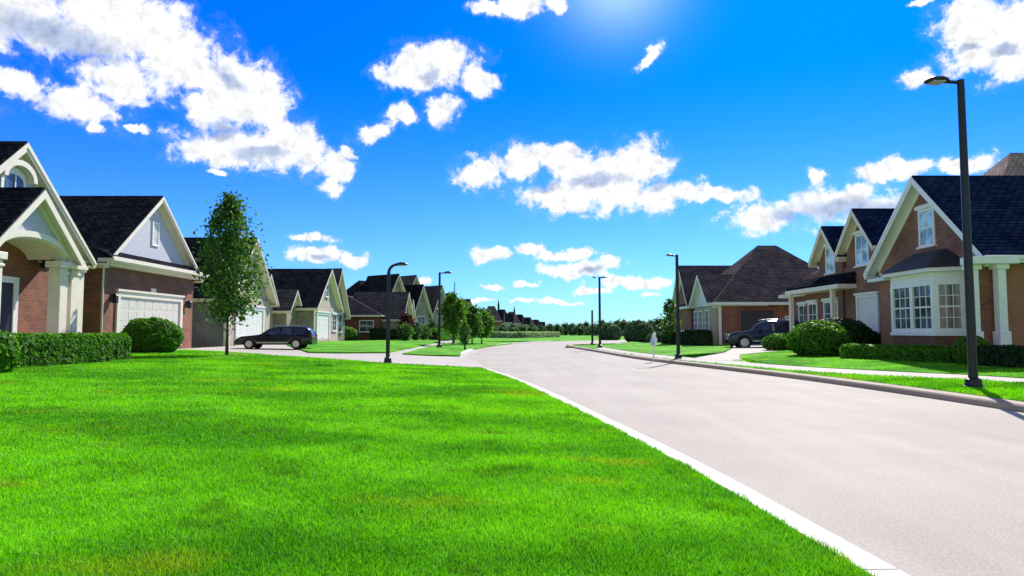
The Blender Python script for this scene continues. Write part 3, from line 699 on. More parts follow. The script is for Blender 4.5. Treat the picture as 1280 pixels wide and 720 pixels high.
def wing(par, s, Xf, depth, Y0, Y1, zb, ze, zr, wall='brick', gable='stucco', roof='roof_black', trim='trim', oh=.45, ohy=.4, t=.14, pent=False, walls=True, gin=0.0, back=True, eave_n=True, frieze=True, corner=False):
    """gable wing whose gable faces the street"""
    Xb = Xf-s*depth; Ym = (Y0+Y1)/2; run = (Y1-Y0)/2; k = (zr-ze)/run
    if walls:
        b = MB(); b.box(Xf, Xb, Y0, Y1, zb-.6, ze); b.build('wall', wall, par)
    g = MB(); xi = Xf-s*gin
    g.prism([(xi, Y0+.03, ze), (xi, Y1-.03, ze), (xi, Ym, zr-.03*k)], (Xb-xi, 0, 0)); g.build('gable', gable, par)
    xo = Xf+s*oh; lo = ze-ohy*k; r = MB(); cs = math.sqrt(1+k*k)
    for sg in (-1, 1):
        ye = Ym+sg*(run+ohy)
        r.prism([(xo, ye, lo+.02), (xo, ye, lo+t*cs*.8), (xo, Ym, zr+t*cs), (xo, Ym, zr+.02)], (Xb-s*oh-xo, 0, 0))
    rf = r.build('roof', roof, par)
    # rake boards, stepped, and the soffit under the overhang
    f = MB(); d1, d2 = .26, .12
    for sg in (-1, 1):
        ye = Ym+sg*(run+ohy)
        f.prism([(xo, ye, lo-d1+.10), (xo, ye, lo+.05), (xo, Ym, zr+.05), (xo, Ym, zr-d1+.10)], (s*.035, 0, 0))
        f.prism([(xo+s*.035, ye, lo-.03), (xo+s*.035, ye, lo+t*cs*.55), (xo+s*.035, Ym, zr+t*cs*.75), (xo+s*.035, Ym, zr-.03)], (s*.03, 0, 0))
        f.prism([(xi+s*.001, ye, lo-.02), (xi+s*.001, ye, lo+.012), (xi+s*.001, Ym, zr+.012), (xi+s*.001, Ym, zr-.02)], ((xo-xi)-s*.003, 0, 0))
        f.prism([(xi+s*.002, Ym+sg*(run-.0), ze-.24), (xi+s*.002, Ym+sg*(run), ze-.024), (xi+s*.002, Ym, zr-.024), (xi+s*.002, Ym, zr-.24)], (s*.045, 0, 0))
    f.build('rake_trim', trim, par)
    for sg in (-1, 1):
        e = MB(); ye = Ym+sg*(run+ohy); y1 = ye+sg*.04
        e.box(xo-s*.004, Xb, min(ye, y1), max(ye, y1), lo-.16, lo+.06)
        e.box(xo-s*.004, Xb, min(y1, y1+sg*.10), max(y1, y1+sg*.10), lo-.05, lo+.07)
        ya, yb = sorted((ye-sg*.002, Ym+sg*(run+.004))); e.box(xo-s*.01, Xb, ya, yb, lo-.11, lo-.08)
        if frieze: ya, yb = sorted((Ym+sg*(run+.003), Ym+sg*(run+.035))); e.box(Xf-s*.003, Xb, ya, yb, ze-.42, min(ze, lo-.12) if lo-.12 > ze-.4 else ze-.1)
        e.build('gutter', trim, par)
    if pent:
        q = MB(); q.prism([(Xf+s*.012, Y0-ohy, ze+.42), (Xf+s*.62, Y0-ohy, ze+.05), (Xf+s*.62, Y0-ohy, ze-.02), (Xf+s*.012, Y0-ohy, ze-.02)], (0, Y1-Y0+2*ohy, 0)); q.build('roof', roof, par)
        q = MB(); q.box(Xf+s*.003, Xf+s*.66, Y0-ohy-.05, Y1+ohy+.05, ze-.20, ze-.024); q.box(Xf+s*.003, Xf+s*.40, Y0-.1, Y1+.1, ze-.34, ze-.203); q.box(Xf+s*.66, Xf+s*.74, Y0-ohy-.05, Y1+ohy+.05, ze-.12, ze+.06); q.build('cornice', trim, par)
    return rf
def hip(par, x0, x1, y0, y1, ze, zr, roof, oh=.5, trim='trim', ridge='y', inset=None, cut=None):
    x0, x1, y0, y1 = x0-oh, x1+oh, y0-oh, y1+oh; xm = (x0+x1)/2; ym = (y0+y1)/2; b = MB()
    i = inset if inset is not None else min(x1-x0, y1-y0)/2
    a, c = ((xm, y0+i), (xm, y1-i)) if ridge == 'y' else ((x0+i, ym), (x1-i, ym))
    v = [(x0,y0,ze),(x1,y0,ze),(x1,y1,ze),(x0,y1,ze),(a[0],a[1],zr),(c[0],c[1],zr)]
    f = [(0,1,4),(1,2,5,4),(2,3,5),(3,0,4,5)] if ridge == 'y' else [(0,1,5,4),(1,2,5),(2,3,4,5),(3,0,4)]
    b.add(v, f+[(3,2,1,0)]); b.build('roof', roof, par)
    b = MB(); b.box(x0-.03, x1+.03, y0-.03, y1+.03, ze-.2, ze-.003); b.build('gutter', trim, par)
def vent(par, face, c, s, am, z0, z1, w, m='white'):
    P = pl(face, c, s); b = MB(); fbox(b, P, am-w/2-.09, am-w/2, 0, .06, z0-.09, z1+.09); fbox(b, P, am+w/2, am+w/2+.09, 0, .06, z0-.09, z1+.09); fbox(b, P, am-w/2, am+w/2, 0, .06, z1, z1+.09); fbox(b, P, am-w/2, am+w/2, 0, .06, z0-.09, z0)
    n = int((z1-z0)/.09)
    for i in range(n): z = z0+(z1-z0)*i/n; fbox(b, P, am-w/2, am+w/2, 0, .03, z+.01, z+.06)
    b.build('gable_vent', m, par)
def wall_light(par, P, a, z):
    b = MB(); fbox(b, P, a-.09, a+.09, .0, .04, z-.1, z+.22); fbox(b, P, a-.03, a+.03, .04, .2, z+.2, z+.24); fbox(b, P, a-.1, a+.1, .1, .3, z-.18, z+.14)
    q = P(a, .2, z+.14); b.add([P(a-.13, .07, z+.141), P(a+.13, .07, z+.141), P(a+.13, .33, z+.141), P(a-.13, .33, z+.141), P(a, .2, z+.30)], [(0,1,4),(1,2,4),(2,3,4),(3,0,4),(3,2,1,0)]); b.build('wall_lantern', 'black', par, .01)

# ---------------- left house 1: grey stucco, portico, garage wing
zb = .62
h1 = thing('house', 'grey stucco and red brick house with arched porch and cream garage, nearest left', 'house', (-20, 30, zb))
wing(h1, 1, -18.8, 14, 31.15, 40.0, zb, 4.75, 8.37, 'brick', 'stucco', 'roof_black', pent=True, gin=.02, frieze=False, oh=.34)
garage_door(h1, 'street', -18.8, 1, 32.5, 38.4, zb, 3.05, 'door', 'trim', 8, 4, .26)
vent(h1, 'street', -18.82, 1, 35.6, 5.95, 7.05, .5)
PS = pl('street', -18.8, 1)
wall_light(h1, PS, 31.85, 2.9); wall_light(h1, PS, 39.2, 2.9)
b = MB(); b.box(-18.76, -18.70, 35.2, 35.7, 3.33, 3.62); b.build('keystone', 'trim', h1)
# brick soldier band above the garage door
b = MB(); b.box(-18.8, -18.772, 31.16, 39.99, 3.62, 4.36); b.build('frieze', 'brick_dark', h1)
# main body with the big gable
wing(h1, 1, -16.2, 16, 18.4, 25.4, zb, 4.25, 7.42, 'brick', 'stucco', 'roof_black', gin=.02, frieze=False, ohy=.35, oh=.32)
# link body between gable and garage wing
b = MB(); b.box(-30, -20.6, 25.4, 31.14, zb-.5, 4.3); b.build('wall', 'brick', h1)
b = MB(); b.prism([(-20.1, 26.25, 4.25), (-20.1, 26.25, 4.4), (-25.5, 26.25, 7.4), (-25.5, 26.25, 7.25)], (0, 5.1-.22, 0)); b.build('roof', 'roof_black', h1)
# arched attic window
b = MB(); yc, hw = 21.75, .55
PW = pl('street', -16.2, 1); arch = [(yc+hw*math.cos(a), 6.3+.42*math.sin(a)) for a in np.linspace(0, math.pi, 15)]
b.prism([(-16.2, yc+hw, 5.2)] + [(-16.2, y, z) for y, z in arch] + [(-16.2, yc-hw, 5.2)], (.09, 0, 0)); w1 = b.build('window', 'white', h1)
b = MB(); hw2 = .40; b.prism([(-16.105, yc+hw2, 5.25)] + [(-16.105, yc+hw2*math.cos(a), 6.2+.28*math.sin(a)) for a in np.linspace(0, math.pi, 13)] + [(-16.105, yc-hw2, 5.25)], (.012, 0, 0)); b.build('pane', 'glass', w1)
b = MB(); b.box(-16.09, -16.06, yc-.02, yc+.02, 5.25, 6.46); b.box(-16.09, -16.06, yc-.40, yc+.40, 5.8, 5.84); b.build('muntins', 'white', w1)
b = MB()
for i in range(14):
    a0, a1 = math.pi*i/14, math.pi*(i+1)/14
    q = [(yc+(hw+.03)*math.cos(a0), 6.3+.45*math.sin(a0)), (yc+(hw+.03)*math.cos(a1), 6.3+.45*math.sin(a1)), (yc+(hw+.2)*math.cos(a1), 6.3+.63*math.sin(a1)), (yc+(hw+.2)*math.cos(a0), 6.3+.63*math.sin(a0))]
    b.prism([(-16.19, y, z) for y, z in q], (.32, 0, 0))
b.build('window_hood', 'trim', w1)
# portico: gable with segmental arch on paired pillars
Xp, yc, hw = -15.0, 21.15, 1.5
po = MB(); zs, zc = 3.72, 4.34
arc = [(yc+hw*t, zs+(zc-zs)*math.sqrt(max(0, 1-(t*.98)**2))) for t in np.linspace(-1, 1, 21)]
def topz(y): return 5.72-abs(y-yc)*.98-.02
for (ya, za), (yb_, zb_) in zip(arc, arc[1:]):
    po.prism([(Xp, ya, za), (Xp, yb_, zb_), (Xp, yb_, topz(yb_)), (Xp, ya, topz(ya))], (-.3, 0, 0))
for sg in (-1, 1):
    y1, y2 = yc+sg*hw, yc+sg*1.95; po.prism([(Xp, y1, zs-.02), (Xp, y2, zs-.02), (Xp, y2, topz(y2)), (Xp, y1, topz(y1))], (-.3, 0, 0))
po.build('porch_gable', 'stucco', h1)
va = MB()
for (ya, za), (yb_, zb_) in zip(arc, arc[1:]):
    va.prism([(Xp+.10, ya, za-.015), (Xp+.10, yb_, zb_-.015), (Xp+.10, yb_, zb_+.17), (Xp+.10, ya, za+.17)], (-.1+.002, 0, 0))
    va.prism([(Xp+.03, ya, za-.06), (Xp+.03, yb_, zb_-.06), (Xp+.03, yb_, zb_-.017), (Xp+.03, ya, za-.017)], (-1.9, 0, 0))
va.build('arch', 'trim', h1)
rr = MB(); tr = MB()
for sg in (-1, 1):
    ye = yc+sg*2.2; ze_ = 5.72-2.2*.98
    rr.prism([(Xp+.28, ye, ze_), (Xp+.28, ye, ze_+.17), (Xp+.28, yc, 5.92), (Xp+.28, yc, 5.74)], (-3.2, 0, 0))
    tr.prism([(Xp+.285, ye, ze_-.16), (Xp+.285, ye, ze_+.09), (Xp+.285, yc, 5.84), (Xp+.285, yc, 5.56)], (.05, 0, 0))
    tr.prism([(Xp+.28, ye, ze_-.03), (Xp+.28, ye, ze_-.004), (Xp+.28, yc, 5.734), (Xp+.28, yc, 5.705)], (-.275, 0, 0))
    tr.prism([(Xp+.004, yc+sg*1.96, topz(yc+1.96)-.2), (Xp+.004, yc+sg*1.96, topz(yc+1.96)-.0), (Xp+.004, yc, 5.69), (Xp+.004, yc, 5.46)], (.04, 0, 0))
    a_, b_ = sorted((yc+sg*1.70, yc+sg*2.27)); tr.box(Xp-.2, Xp+.35, a_, b_, 3.50, 3.62)
rr.build('roof', 'roof_black', h1); tr.build('rake_trim', 'trim', h1)
for yy in (yc-2.05, yc-1.48, yc+1.48, yc+2.05):
    b = MB(); w = .2 if abs(yy-yc) > 1.3 else .17; x = Xp-.14
    b.box(x-w, x+w, yy-w, yy+w, zb-.3, 3.50)
    b.box(x-w-.07, x+w+.07, yy-w-.07, yy+w+.07, zb-.3, zb+.28); b.box(x-w-.04, x+w+.04, yy-w-.04, yy+w+.04, 3.30, 3.38); b.box(x-w-.08, x+w+.08, yy-w-.08, yy+w+.08, 3.502, 3.72)
    b.build('pillar', 'trim', h1, .015)
# front door, sidelights, porch floor, side wall of porch
b = MB(); b.box(-16.2, Xp+.3, 18.5, 23.3, zb-.5, zb+.06); b.build('porch_floor', 'concrete', h1)
b = MB(); b.box(-16.19, -16.13, 20.75, 21.95, zb+.12, 2.95); d = b.build('front_door', 'dark_door', h1); b = MB(); b.box(-16.13, -16.05, 20.86, 20.92, 1.6, 1.8); b.build('handle', 'rim', d)
b = MB(); b.box(-16.19, -16.09, 20.55, 20.75, zb+.12, 3.15); b.box(-16.19, -16.09, 21.95, 22.15, zb+.12, 3.15); b.box(-16.19, -16.09, 20.75, 21.95, 2.95, 3.15); b.build('door_frame', 'white', d)
# corner pilaster and frieze on the main body
b = MB(); b.box(-16.35, -16.08, 24.95, 25.48, zb-.3, 3.72); b.build('pilaster', 'trim', h1)
b = MB(); b.box(-16.19, -16.06, 23.1, 25.5, 3.74, 3.96); b.box(-16.19, -15.98, 23.1, 25.56, 3.962, 4.05); b.build('frieze', 'trim', h1)
b = MB(); b.tube([(-18.72, 31.05, 4.3), (-18.72, 31.05, zb)], .045, 8); b.build('downpipe', 'trim', h1)

# ---------------- left house 2
h2 = thing('house', 'grey brick house with cream gabled garage front, behind the slender young tree', 'house', (-22, 50, .55))
wing(h2, 1, -19.5, 15, 46.4, 54.6, .55, 3.95, 8.2, 'brick_grey', 'stucco_tan', 'roof_black', gin=.02)
b = MB(); b.box(-19.5, -19.44, 46.4, 54.6, .2, 3.9); b.build('facade', 'stucco_tan', h2)
garage_door(h2, 'street', -19.44, 1, 48.0, 53.0, .55, 3.0, 'door_white', 'white', 8, 4)
vent(h2, 'street', -19.5, 1, 50.5, 5.9, 6.9, .5)
window(h2, 'side', 46.4, 1, -24.5, -23.2, 1.5, 3.0, 2, 4)
b = MB(); b.box(-19.6, -19.3, 46.30, 46.6, .3, 3.9); b.build('downpipe', 'trim', h2)
wing(h2, 1, -20.6, 10, 54.7, 58.6, .6, 3.6, 6.0, 'stucco_tan', 'stucco_tan', 'roof_brown', gin=.02)
# ---------------- left house 3
h3 = thing('house', 'taupe house with dark shingle roof and white garage door, behind the parked black car', 'house', (-20, 66, .6))
wing(h3, 1, -18.0, 16, 61.7, 70.3, .6, 3.75, 7.3, 'brick_tan', 'stucco_tan', 'roof_black', 'trim', gin=.02)
b = MB(); b.box(-18.0, -17.95, 61.7, 70.3, .2, 3.7); b.build('facade', 'stucco_tan', h3)
garage_door(h3, 'street', -17.95, 1, 62.6, 66.6, .65, 2.95, 'door_white', 'white', 6, 4)
window(h3, 'street', -18.0, 1, 65.6, 66.4, 4.8, 5.9, 2, 2)
window(h3, 'street', -17.95, 1, 68.0, 69.4, 1.5, 3.0, 2, 3)
wing(h3, 1, -19.5, 6, 58.9, 61.6, .6, 3.5, 4.9, 'brick_tan', 'stucco_tan', 'roof_brown', gin=.02)
window(h3, 'side', 61.7, 1, -21.6, -20.6, 1.5, 2.9, 2, 3)

def village(par, Xf, Y0, Y1, ze, zr, wall, gable, roof, trim, s=1, depth=12, wins=True, hipped=False):
    """plain suburban house: side-gabled or hipped body plus street-facing gable wing"""
    W = Y1-Y0; zb = gz(Xf, (Y0+Y1)/2)
    b = MB(); b.box(Xf-s*2.2, Xf-s*depth, Y0, Y1, zb-.5, ze); b.build('wall', wall, par)
    x0, x1 = sorted((Xf-s*2.2, Xf-s*depth)); hip(par, x0, x1, Y0, Y1, ze, ze+(zr-ze)*.92, roof, .4, trim, 'y', W*.28)
    wing(par, s, Xf, depth*.5, Y0+W*.12, Y0+W*.56, zb, ze-.05, zr, gable, gable, roof, trim, gin=.01)
    if W > 9: wing(par, s, Xf-s*.6, depth*.4, Y0+W*.66, Y0+W*.94, zb, ze-.1, ze+(zr-ze)*.75, gable, gable, roof, trim, gin=.01)
    if wins:
        window(par, 'street', Xf, s, Y0+W*.22, Y0+W*.46, zb+.9, ze-.7, 3, 2, header=False); window(par, 'street', Xf, s, Y0+W*.31, Y0+W*.37, ze+.5, ze+1.6, 1, 2, header=False)
        if W > 9: window(par, 'street', Xf-s*.6, s, Y0+W*.74, Y0+W*.86, zb+.9, ze-.8, 2, 2, header=False)
        xa, xb = sorted((Xf-s*3, Xf-s*4.6)); window(par, 'side', Y0, s, xa, xb, zb+1, ze-.7, 2, 2, header=False)
specs = [ # Xf, Y0, Y1, ze, zr, wall, gable, roof, label
 (-18.6, 72.5, 80, 3.9, 7.9, 'brick_tan', 'stone', 'roof_brown', 'pale stone house with brown shingle roof, next beyond the taupe garage house'),
 (-12.9, 80.5, 90, 3.3, 6.0, 'brick_dark', 'stone', 'roof_brown', 'dark brick house with brown roof, behind the curved-arm street lamp'),
 (-14.6, 96, 108, 4.4, 9.4, 'brick_tan', 'stone', 'roof_black', 'stone-gabled house with charcoal roof beyond the dark brick house'),
 (-13.9, 112, 126, 4.8, 10.6, 'stucco_tan', 'brick_tan', 'roof_brown', 'tan house with long brown roof in the middle of the left row'),
 (-13.8, 129, 142, 4.6, 9.8, 'brick_tan', 'stucco', 'roof_black', 'dark-roofed house seen just left of the thin far street lamp'),
 (-13.2, 146, 160, 4.6, 9.6, 'stucco', 'stone', 'roof_brown', 'pale house with brown roof behind the leafy trees of the island'),
]
specs += [(-11.5, 163, 175, 5.0, 10.4, 'brick_tan', 'stone', 'roof_brown', 'far house with brown roof between the island trees and the distant row')]
for (Xf, Y0, Y1, ze, zr, wl, gb, rf, lb) in specs:
    t = thing('house', lb, 'house', (Xf-4, (Y0+Y1)/2, gz(Xf, Y0))); village(t, Xf, Y0, Y1, ze, zr, wl, gb, rf, 'trim'); t.rotation_euler.z = R({72.5: -14, 80.5: -6, 96: -38, 112: -42, 129: -46, 146: -50, 163: -52}[Y0])
# distant row closing the view, left of centre
far_l = ['brick', 'stucco', 'stone', 'brick_tan', 'stucco_tan', 'brick_grey', 'stone']
desc = ['pale grey far house with a thin spire, left end of the distant row', 'distant tan house second from the left end of the far row', 'distant house in the middle of the far row with a finial', 'distant pale house beyond the middle of the far row', 'distant low house near the right end of the far row', 'small distant house at the right end of the far row']
for i, (px, Y, zr) in enumerate(((620, 185, 8.4), (633, 198, 7.9), (645, 212, 7.6), (655, 230, 7.2), (665, 248, 6.6), (675, 266, 6.0))):
    X = (px-640)/F*Y; t = thing('house', desc[i], 'house', (X-3, Y+3, 0), 'houses of the distant row')
    x0, x1 = X-4.2, X+1.4; b = MB(); b.box(x0, x1, Y, Y+10, -.3, zr*.5); b.build('wall', far_l[i], t); hip(t, x0, x1, Y, Y+10, zr*.5, zr, ('roof_brown', 'roof_black')[i % 2], .3, 'trim', 'x', 2.2)
    wing(t, 1, X+1.7, 4, Y+1, Y+6, 0, zr*.48, zr*.82, far_l[i+1], far_l[i+1], 'roof_black', gin=.01)
    for k in range(3): window(t, 'side', Y, 1, x0+.6+k*1.7, x0+1.5+k*1.7, 1.0, 2.5, 1, 2, header=False, sill=False)
    if i in (0, 2): b = MB(); xm = X+.6 if i == 0 else X-.5; b.tube([(xm, Y+5, zr*.7), (xm, Y+5, zr+.3), (xm, Y+5, zr+1.9)], [.35, .3, .03], 6); b.build('finial', 'roof_black', t)

# ---------------- right house 1: brown gable with bay window
zr1 = .50
r1 = thing('house', 'brown brick house with tall white-trimmed gable and white bay window, nearest on the right', 'house', (20, 26, zr1))
wing(r1, -1, 15.7, 16, 22.3, 29.0, zr1, 4.1, 7.15, 'stucco_brown', 'brick_brown', 'roof_navy', 'white', oh=.42, ohy=.35, gin=.02, frieze=True)
window(r1, 'street', 15.72, -1, 25.15, 25.95, 4.68, 5.95, 2, 2, .09, True, 'white', 'glass_blue')
# bay: three faces, white panelled frame, bell roof
Xw = 15.7; bx = 14.9
pts = [(Xw, 27.5), (bx, 26.7), (bx, 24.0), (Xw, 23.5)]
def grow(d): return [(Xw, 27.5+d*1.1), (bx-d, 26.7+d*.5), (bx-d, 24.0-d*.6), (Xw, 23.5-d*1.2)]
b = MB(); b.prism([(x, y, zr1-.4) for x, y in pts], (0, 0, 1.25)); b.build('bay_base', 'brick_dark', r1)
bb = MB(); bb.prism([(x, y, 3.24) for x, y in pts], (0, 0, .26)); bb.prism([(x, y, 3.502) for x, y in grow(.3)], (0, 0, .13)); bb.prism([(x, y, 1.24) for x, y in grow(.07)], (0, 0, .12)); bb.build('bay_cornice', 'white', r1)
br = MB(); ridge = [(Xw, 26.4, 4.36), (Xw-.2, 26.1, 4.36), (Xw-.2, 24.6, 4.36), (Xw, 24.4, 4.36)]; exz = [(x, y, 3.635) for x, y in grow(.38)]
br.add(exz+ridge, [(0,1,5,4),(1,2,6,5),(2,3,7,6),(4,5,6,7),(3,2,1,0)]); br.build('bay_roof', 'copper', r1)
# pent eave that runs on from the bay along the street face
pe = MB(); pe.box(15.35, 15.69, 22.0, 23.05, 3.5, 3.632); pe.build('eave_board', 'white', r1)
pe = MB(); pe.box(15.35, 15.69, 28.0, 29.3, 3.5, 3.632); pe.build('eave_board', 'white', r1)
def bay_window(p, q, n, nx):
    """window unit on an arbitrary vertical face p->q"""
    p, q = Vector((*p, 0)), Vector((*q, 0)); d = (q-p).normalized(); L_ = (q-p).length; nr = Vector((d.y, -d.x, 0))
    if nr.x > 0 and abs(nr.x) > .1: nr = -nr
    def bx_(b, a0, a1, o0, o1, z0, z1):
        P = [p+d*a0+nr*o0, p+d*a1+nr*o0, p+d*a1+nr*o1, p+d*a0+nr*o1]
        b.prism([(v.x, v.y, z0) for v in P], (0, 0, z1-z0))
    fr = MB(); z0, z1 = 1.362, 3.238; bx_(fr, 0, .16, -.12, .02, z0, z1); bx_(fr, L_-.16, L_, -.12, .02, z0, z1); bx_(fr, .16, L_-.16, -.12, .018, z0, z0+.14); bx_(fr, .16, L_-.16, -.12, .018, z1-.2, z1)
    W = (L_-.32)/n
    for i in range(n):
        a = .16+W*i
        if i: bx_(fr, a-.09, a+.09, -.12, .02, z0+.14, z1-.2)
    w = fr.build('window', 'white', r1); pn = MB(); mu = MB()
    for i in range(n):
        a0 = .16+W*i+(.09 if i else 0); a1 = .16+W*(i+1)-(.09 if i < n-1 else 0); bx_(pn, a0, a1, -.08, -.06, z0+.14, z1-.2)
        for k in range(1, nx): x = a0+(a1-a0)*k/nx; bx_(mu, x-.014, x+.014, -.058, -.03, z0+.14, z1-.2)
        for k in range(1, 4): z = z0+.14+(z1-.2-z0-.14)*k/4; t = .03 if k == 2 else .014; bx_(mu, a0, a1, -.058, -.028, z-t, z+t)
    pn.build('pane', 'glass', w); mu.build('muntins', 'white', w)
bay_window(pts[0], pts[1], 1, 2); bay_window(pts[1], pts[2], 2, 3); bay_window(pts[2], pts[3], 1, 3)
# porch corner with white columns and lattice brick
for (x, y) in ((15.0, 22.1), (15.78, 21.95)):
    b = MB(); b.box(x-.13, x+.13, y-.13, y+.13, zr1-.3, 3.55); b.box(x-.18, x+.18, y-.18, y+.18, zr1-.3, zr1+.9); b.box(x-.2, x+.2, y-.2, y+.2, 3.40, 3.56); b.build('column', 'white', r1, .01)
b = MB(); b.box(14.75, 16.2, 21.6, 22.29, 3.562, 3.8); b.build('porch_beam', 'white', r1)
b = MB(); b.box(15.2, 15.74, 22.18, 22.296, zr1, 3.56); b.build('lattice', 'brick', r1)
b = MB(); b.box(14.8, 16.2, 21.6, 22.29, zr1-.4, zr1+.3); b.build('porch_floor', 'white', r1)
window(r1, 'side', 22.3, 1, 19.4, 20.6, 1.6, 3.2, 2, 4)
# ---------------- right house 2: two gabled dormers
r2 = thing('house', 'dark brick two-storey house with two small gabled upper windows and white garage door', 'house', (20, 35, .5))
b = MB(); b.box(17.0, 28, 29.9, 39.4, 0, 4.6); b.build('wall', 'brick_brown', r2)
wing(r2, -1, 16.9, 10, 31.2, 34.2, .5, 5.55, 7.15, 'brick_brown', 'brick_brown', 'roof_navy', 'trim', oh=.4, ohy=.3, gin=.02, frieze=False)
wing(r2, -1, 16.9, 10, 34.7, 37.3, .5, 5.4, 6.8, 'brick_brown', 'brick_brown', 'roof_navy', 'trim', oh=.4, ohy=.3, gin=.02, frieze=False)
hip(r2, 18.2, 28, 30.2, 39.2, 4.75, 6.6, 'roof_navy', .4, 'trim', 'x', 3.5)
window(r2, 'street', 16.9, -1, 32.1, 33.1, 4.65, 6.0, 2, 2, .11, True, 'white', 'glass_blue')
window(r2, 'street', 16.9, -1, 35.5, 36.3, 4.55, 5.8, 2, 2, .11, True, 'white', 'glass_blue')
b = MB(); b.prism([(16.89, 33.3, 4.35), (16.0, 33.3, 3.85), (16.0, 33.3, 3.72), (16.89, 33.3, 3.72)], (0, 6.3, 0)); b.build('roof', 'roof_black', r2)
b = MB(); b.box(15.95, 16.89, 33.25, 39.65, 3.5, 3.717); b.build('cornice', 'trim', r2)
garage_door(r2, 'street', 16.9, -1, 31.4, 33.1, .6, 3.0, 'door_white', 'white', 4, 4, .14)
window(r2, 'street', 16.9, -1, 35.3, 36.7, 1.2, 2.9, 2, 3); window(r2, 'street', 17.0, -1, 37.9, 38.9, 1.2, 2.9, 2, 3)
# portico bits at its far corner
for y in (39.3, 34.2): b = MB(); b.box(16.05, 16.25, y-.1, y+.1, .3, 3.5); b.build('column', 'trim', r2)
# lower wing on the far side with its own hip
b = MB(); b.box(17.6, 26, 39.4, 43.2, 0, 3.7); b.build('wall', 'brick_brown', r2); hip(r2, 17.6, 26, 39.4, 43.2, 3.7, 5.7, 'roof_brown', .45, 'trim', 'x')
window(r2, 'street', 17.6, -1, 40.4, 41.6, 1.3, 2.9, 2, 3); 
# house whose pale roof rises behind on the far right
r0 = thing('house', 'house with pale tan hipped roof rising behind the nearest right house', 'house', (32, 41, .5))
b = MB(); b.box(25.5, 44, 36, 46, 0, 6.4); b.build('wall', 'brick_tan', r0); hip(r0, 25.5, 44, 36, 46, 6.4, 12.3, 'roof_tan', .5, 'trim', 'x')
window(r0, 'side', 36, 1, 30, 31.4, 3.6, 5.2, 2, 3); window(r0, 'side', 36, 1, 36, 37.4, 3.6, 5.2, 2, 3)
# ---------------- right house 3: broad hip roof, brick, dark garage
r3 = thing('house', 'red brick house with broad brown hipped roof behind the parked navy car', 'house', (20, 53, .45))
b = MB(); b.box(15.1, 26, 49.5, 59.5, 0, 3.5); b.build('wall', 'brick_red', r3)
hip(r3, 15.1, 26, 49.5, 59.5, 3.5, 8.3, 'roof_brown', .5, 'white', 'x', 5.2)
wing(r3, -1, 14.6, 4, 49.6, 54.2, .4, 3.5, 5.55, 'stucco_tan', 'white', 'roof_brown', 'white', oh=.4, ohy=.12, gin=.02)
wing(r3, -1, 14.9, 8, 56.6, 61.5, .4, 3.9, 6.9, 'brick_red', 'brick_red', 'roof_brown', 'white', oh=.4, gin=.02)
for y in (50.5, 52.2, 53.6): window(r3, 'street', 14.6, -1, y, y+.8, 1.2, 2.9, 2, 4, header=False)
garage_door(r3, 'side', 49.5, 1, 16.6, 19.0, .45, 2.9, 'dark_door', 'brick_red', 4, 4, .12)
window(r3, 'side', 49.5, 1, 19.9, 20.9, 1.75, 2.45, 3, 1, .07, False, 'white', 'glass_blue')
b = MB(); b.box(15.0, 15.2, 49.38, 49.5, .3, 3.3); b.build('downpipe', 'white', r3)
r4 = thing('house', 'brick house with dark roof partly hidden beyond the broad hipped house', 'house', (18, 68, .3))
b = MB(); b.box(17.6, 27, 65, 77, -.2, 3.9); b.build('wall', 'brick_red', r4); hip(r4, 17.6, 27, 65, 77, 3.9, 7.2, 'roof_brown', .4, 'white', 'y')
wing(r4, -1, 17.5, 6, 66, 71, .2, 3.85, 6.4, 'brick_red', 'stucco_tan', 'roof_brown', 'white', gin=.02)
window(r4, 'street', 17.5, -1, 67.6, 69.2, 1, 2.9, 2, 3, header=False)

# ------------------------------------------------------------------ hedges, shrubs and trees
hedge('hedge', 'long clipped box hedge in front of the arched porch', 'hedge', [(-13.75, 15.8), (-13.72, 20), (-13.75, 23.7)], 1.0, .96, 'hedge', 19000, .062)
p = G(189,441); bush('bush', 'large round clipped bush in front of the cream garage door', 'shrub', (p.x, p.y, p.z-.05), 1.26, 1.15, 1.62, 'hedge', 12000, .062)
p = Vector((-12.55, 16.3, gz(-12.55, 16.3))); bush('bush', 'round bush cut by the left edge of the photo, before the long hedge', 'shrub', (p.x, p.y, p.z-.05), .62, .62, 1.12, 'hedge', 5000, .07)
p = G(283,444.5); tree('tree', 'slender young tree with loose green crown standing alone on the front lawn', 'tree', p, 6.85, 2.6, 1.6, 'leaf', 6000, .105, 110, .62, .065)
q = MB(); q.prism([(p.x+math.cos(a)*.75, p.y+math.sin(a)*.75, p.z-.05) for a in np.linspace(0, 2*math.pi, 17)[:-1]], (0, 0, .07)); q.build('tree_base_disc', 'dark_brown'); bpy.data.objects['tree_base_disc']['kind'] = 'structure'  # flat dark brown disc at the foot of the tree
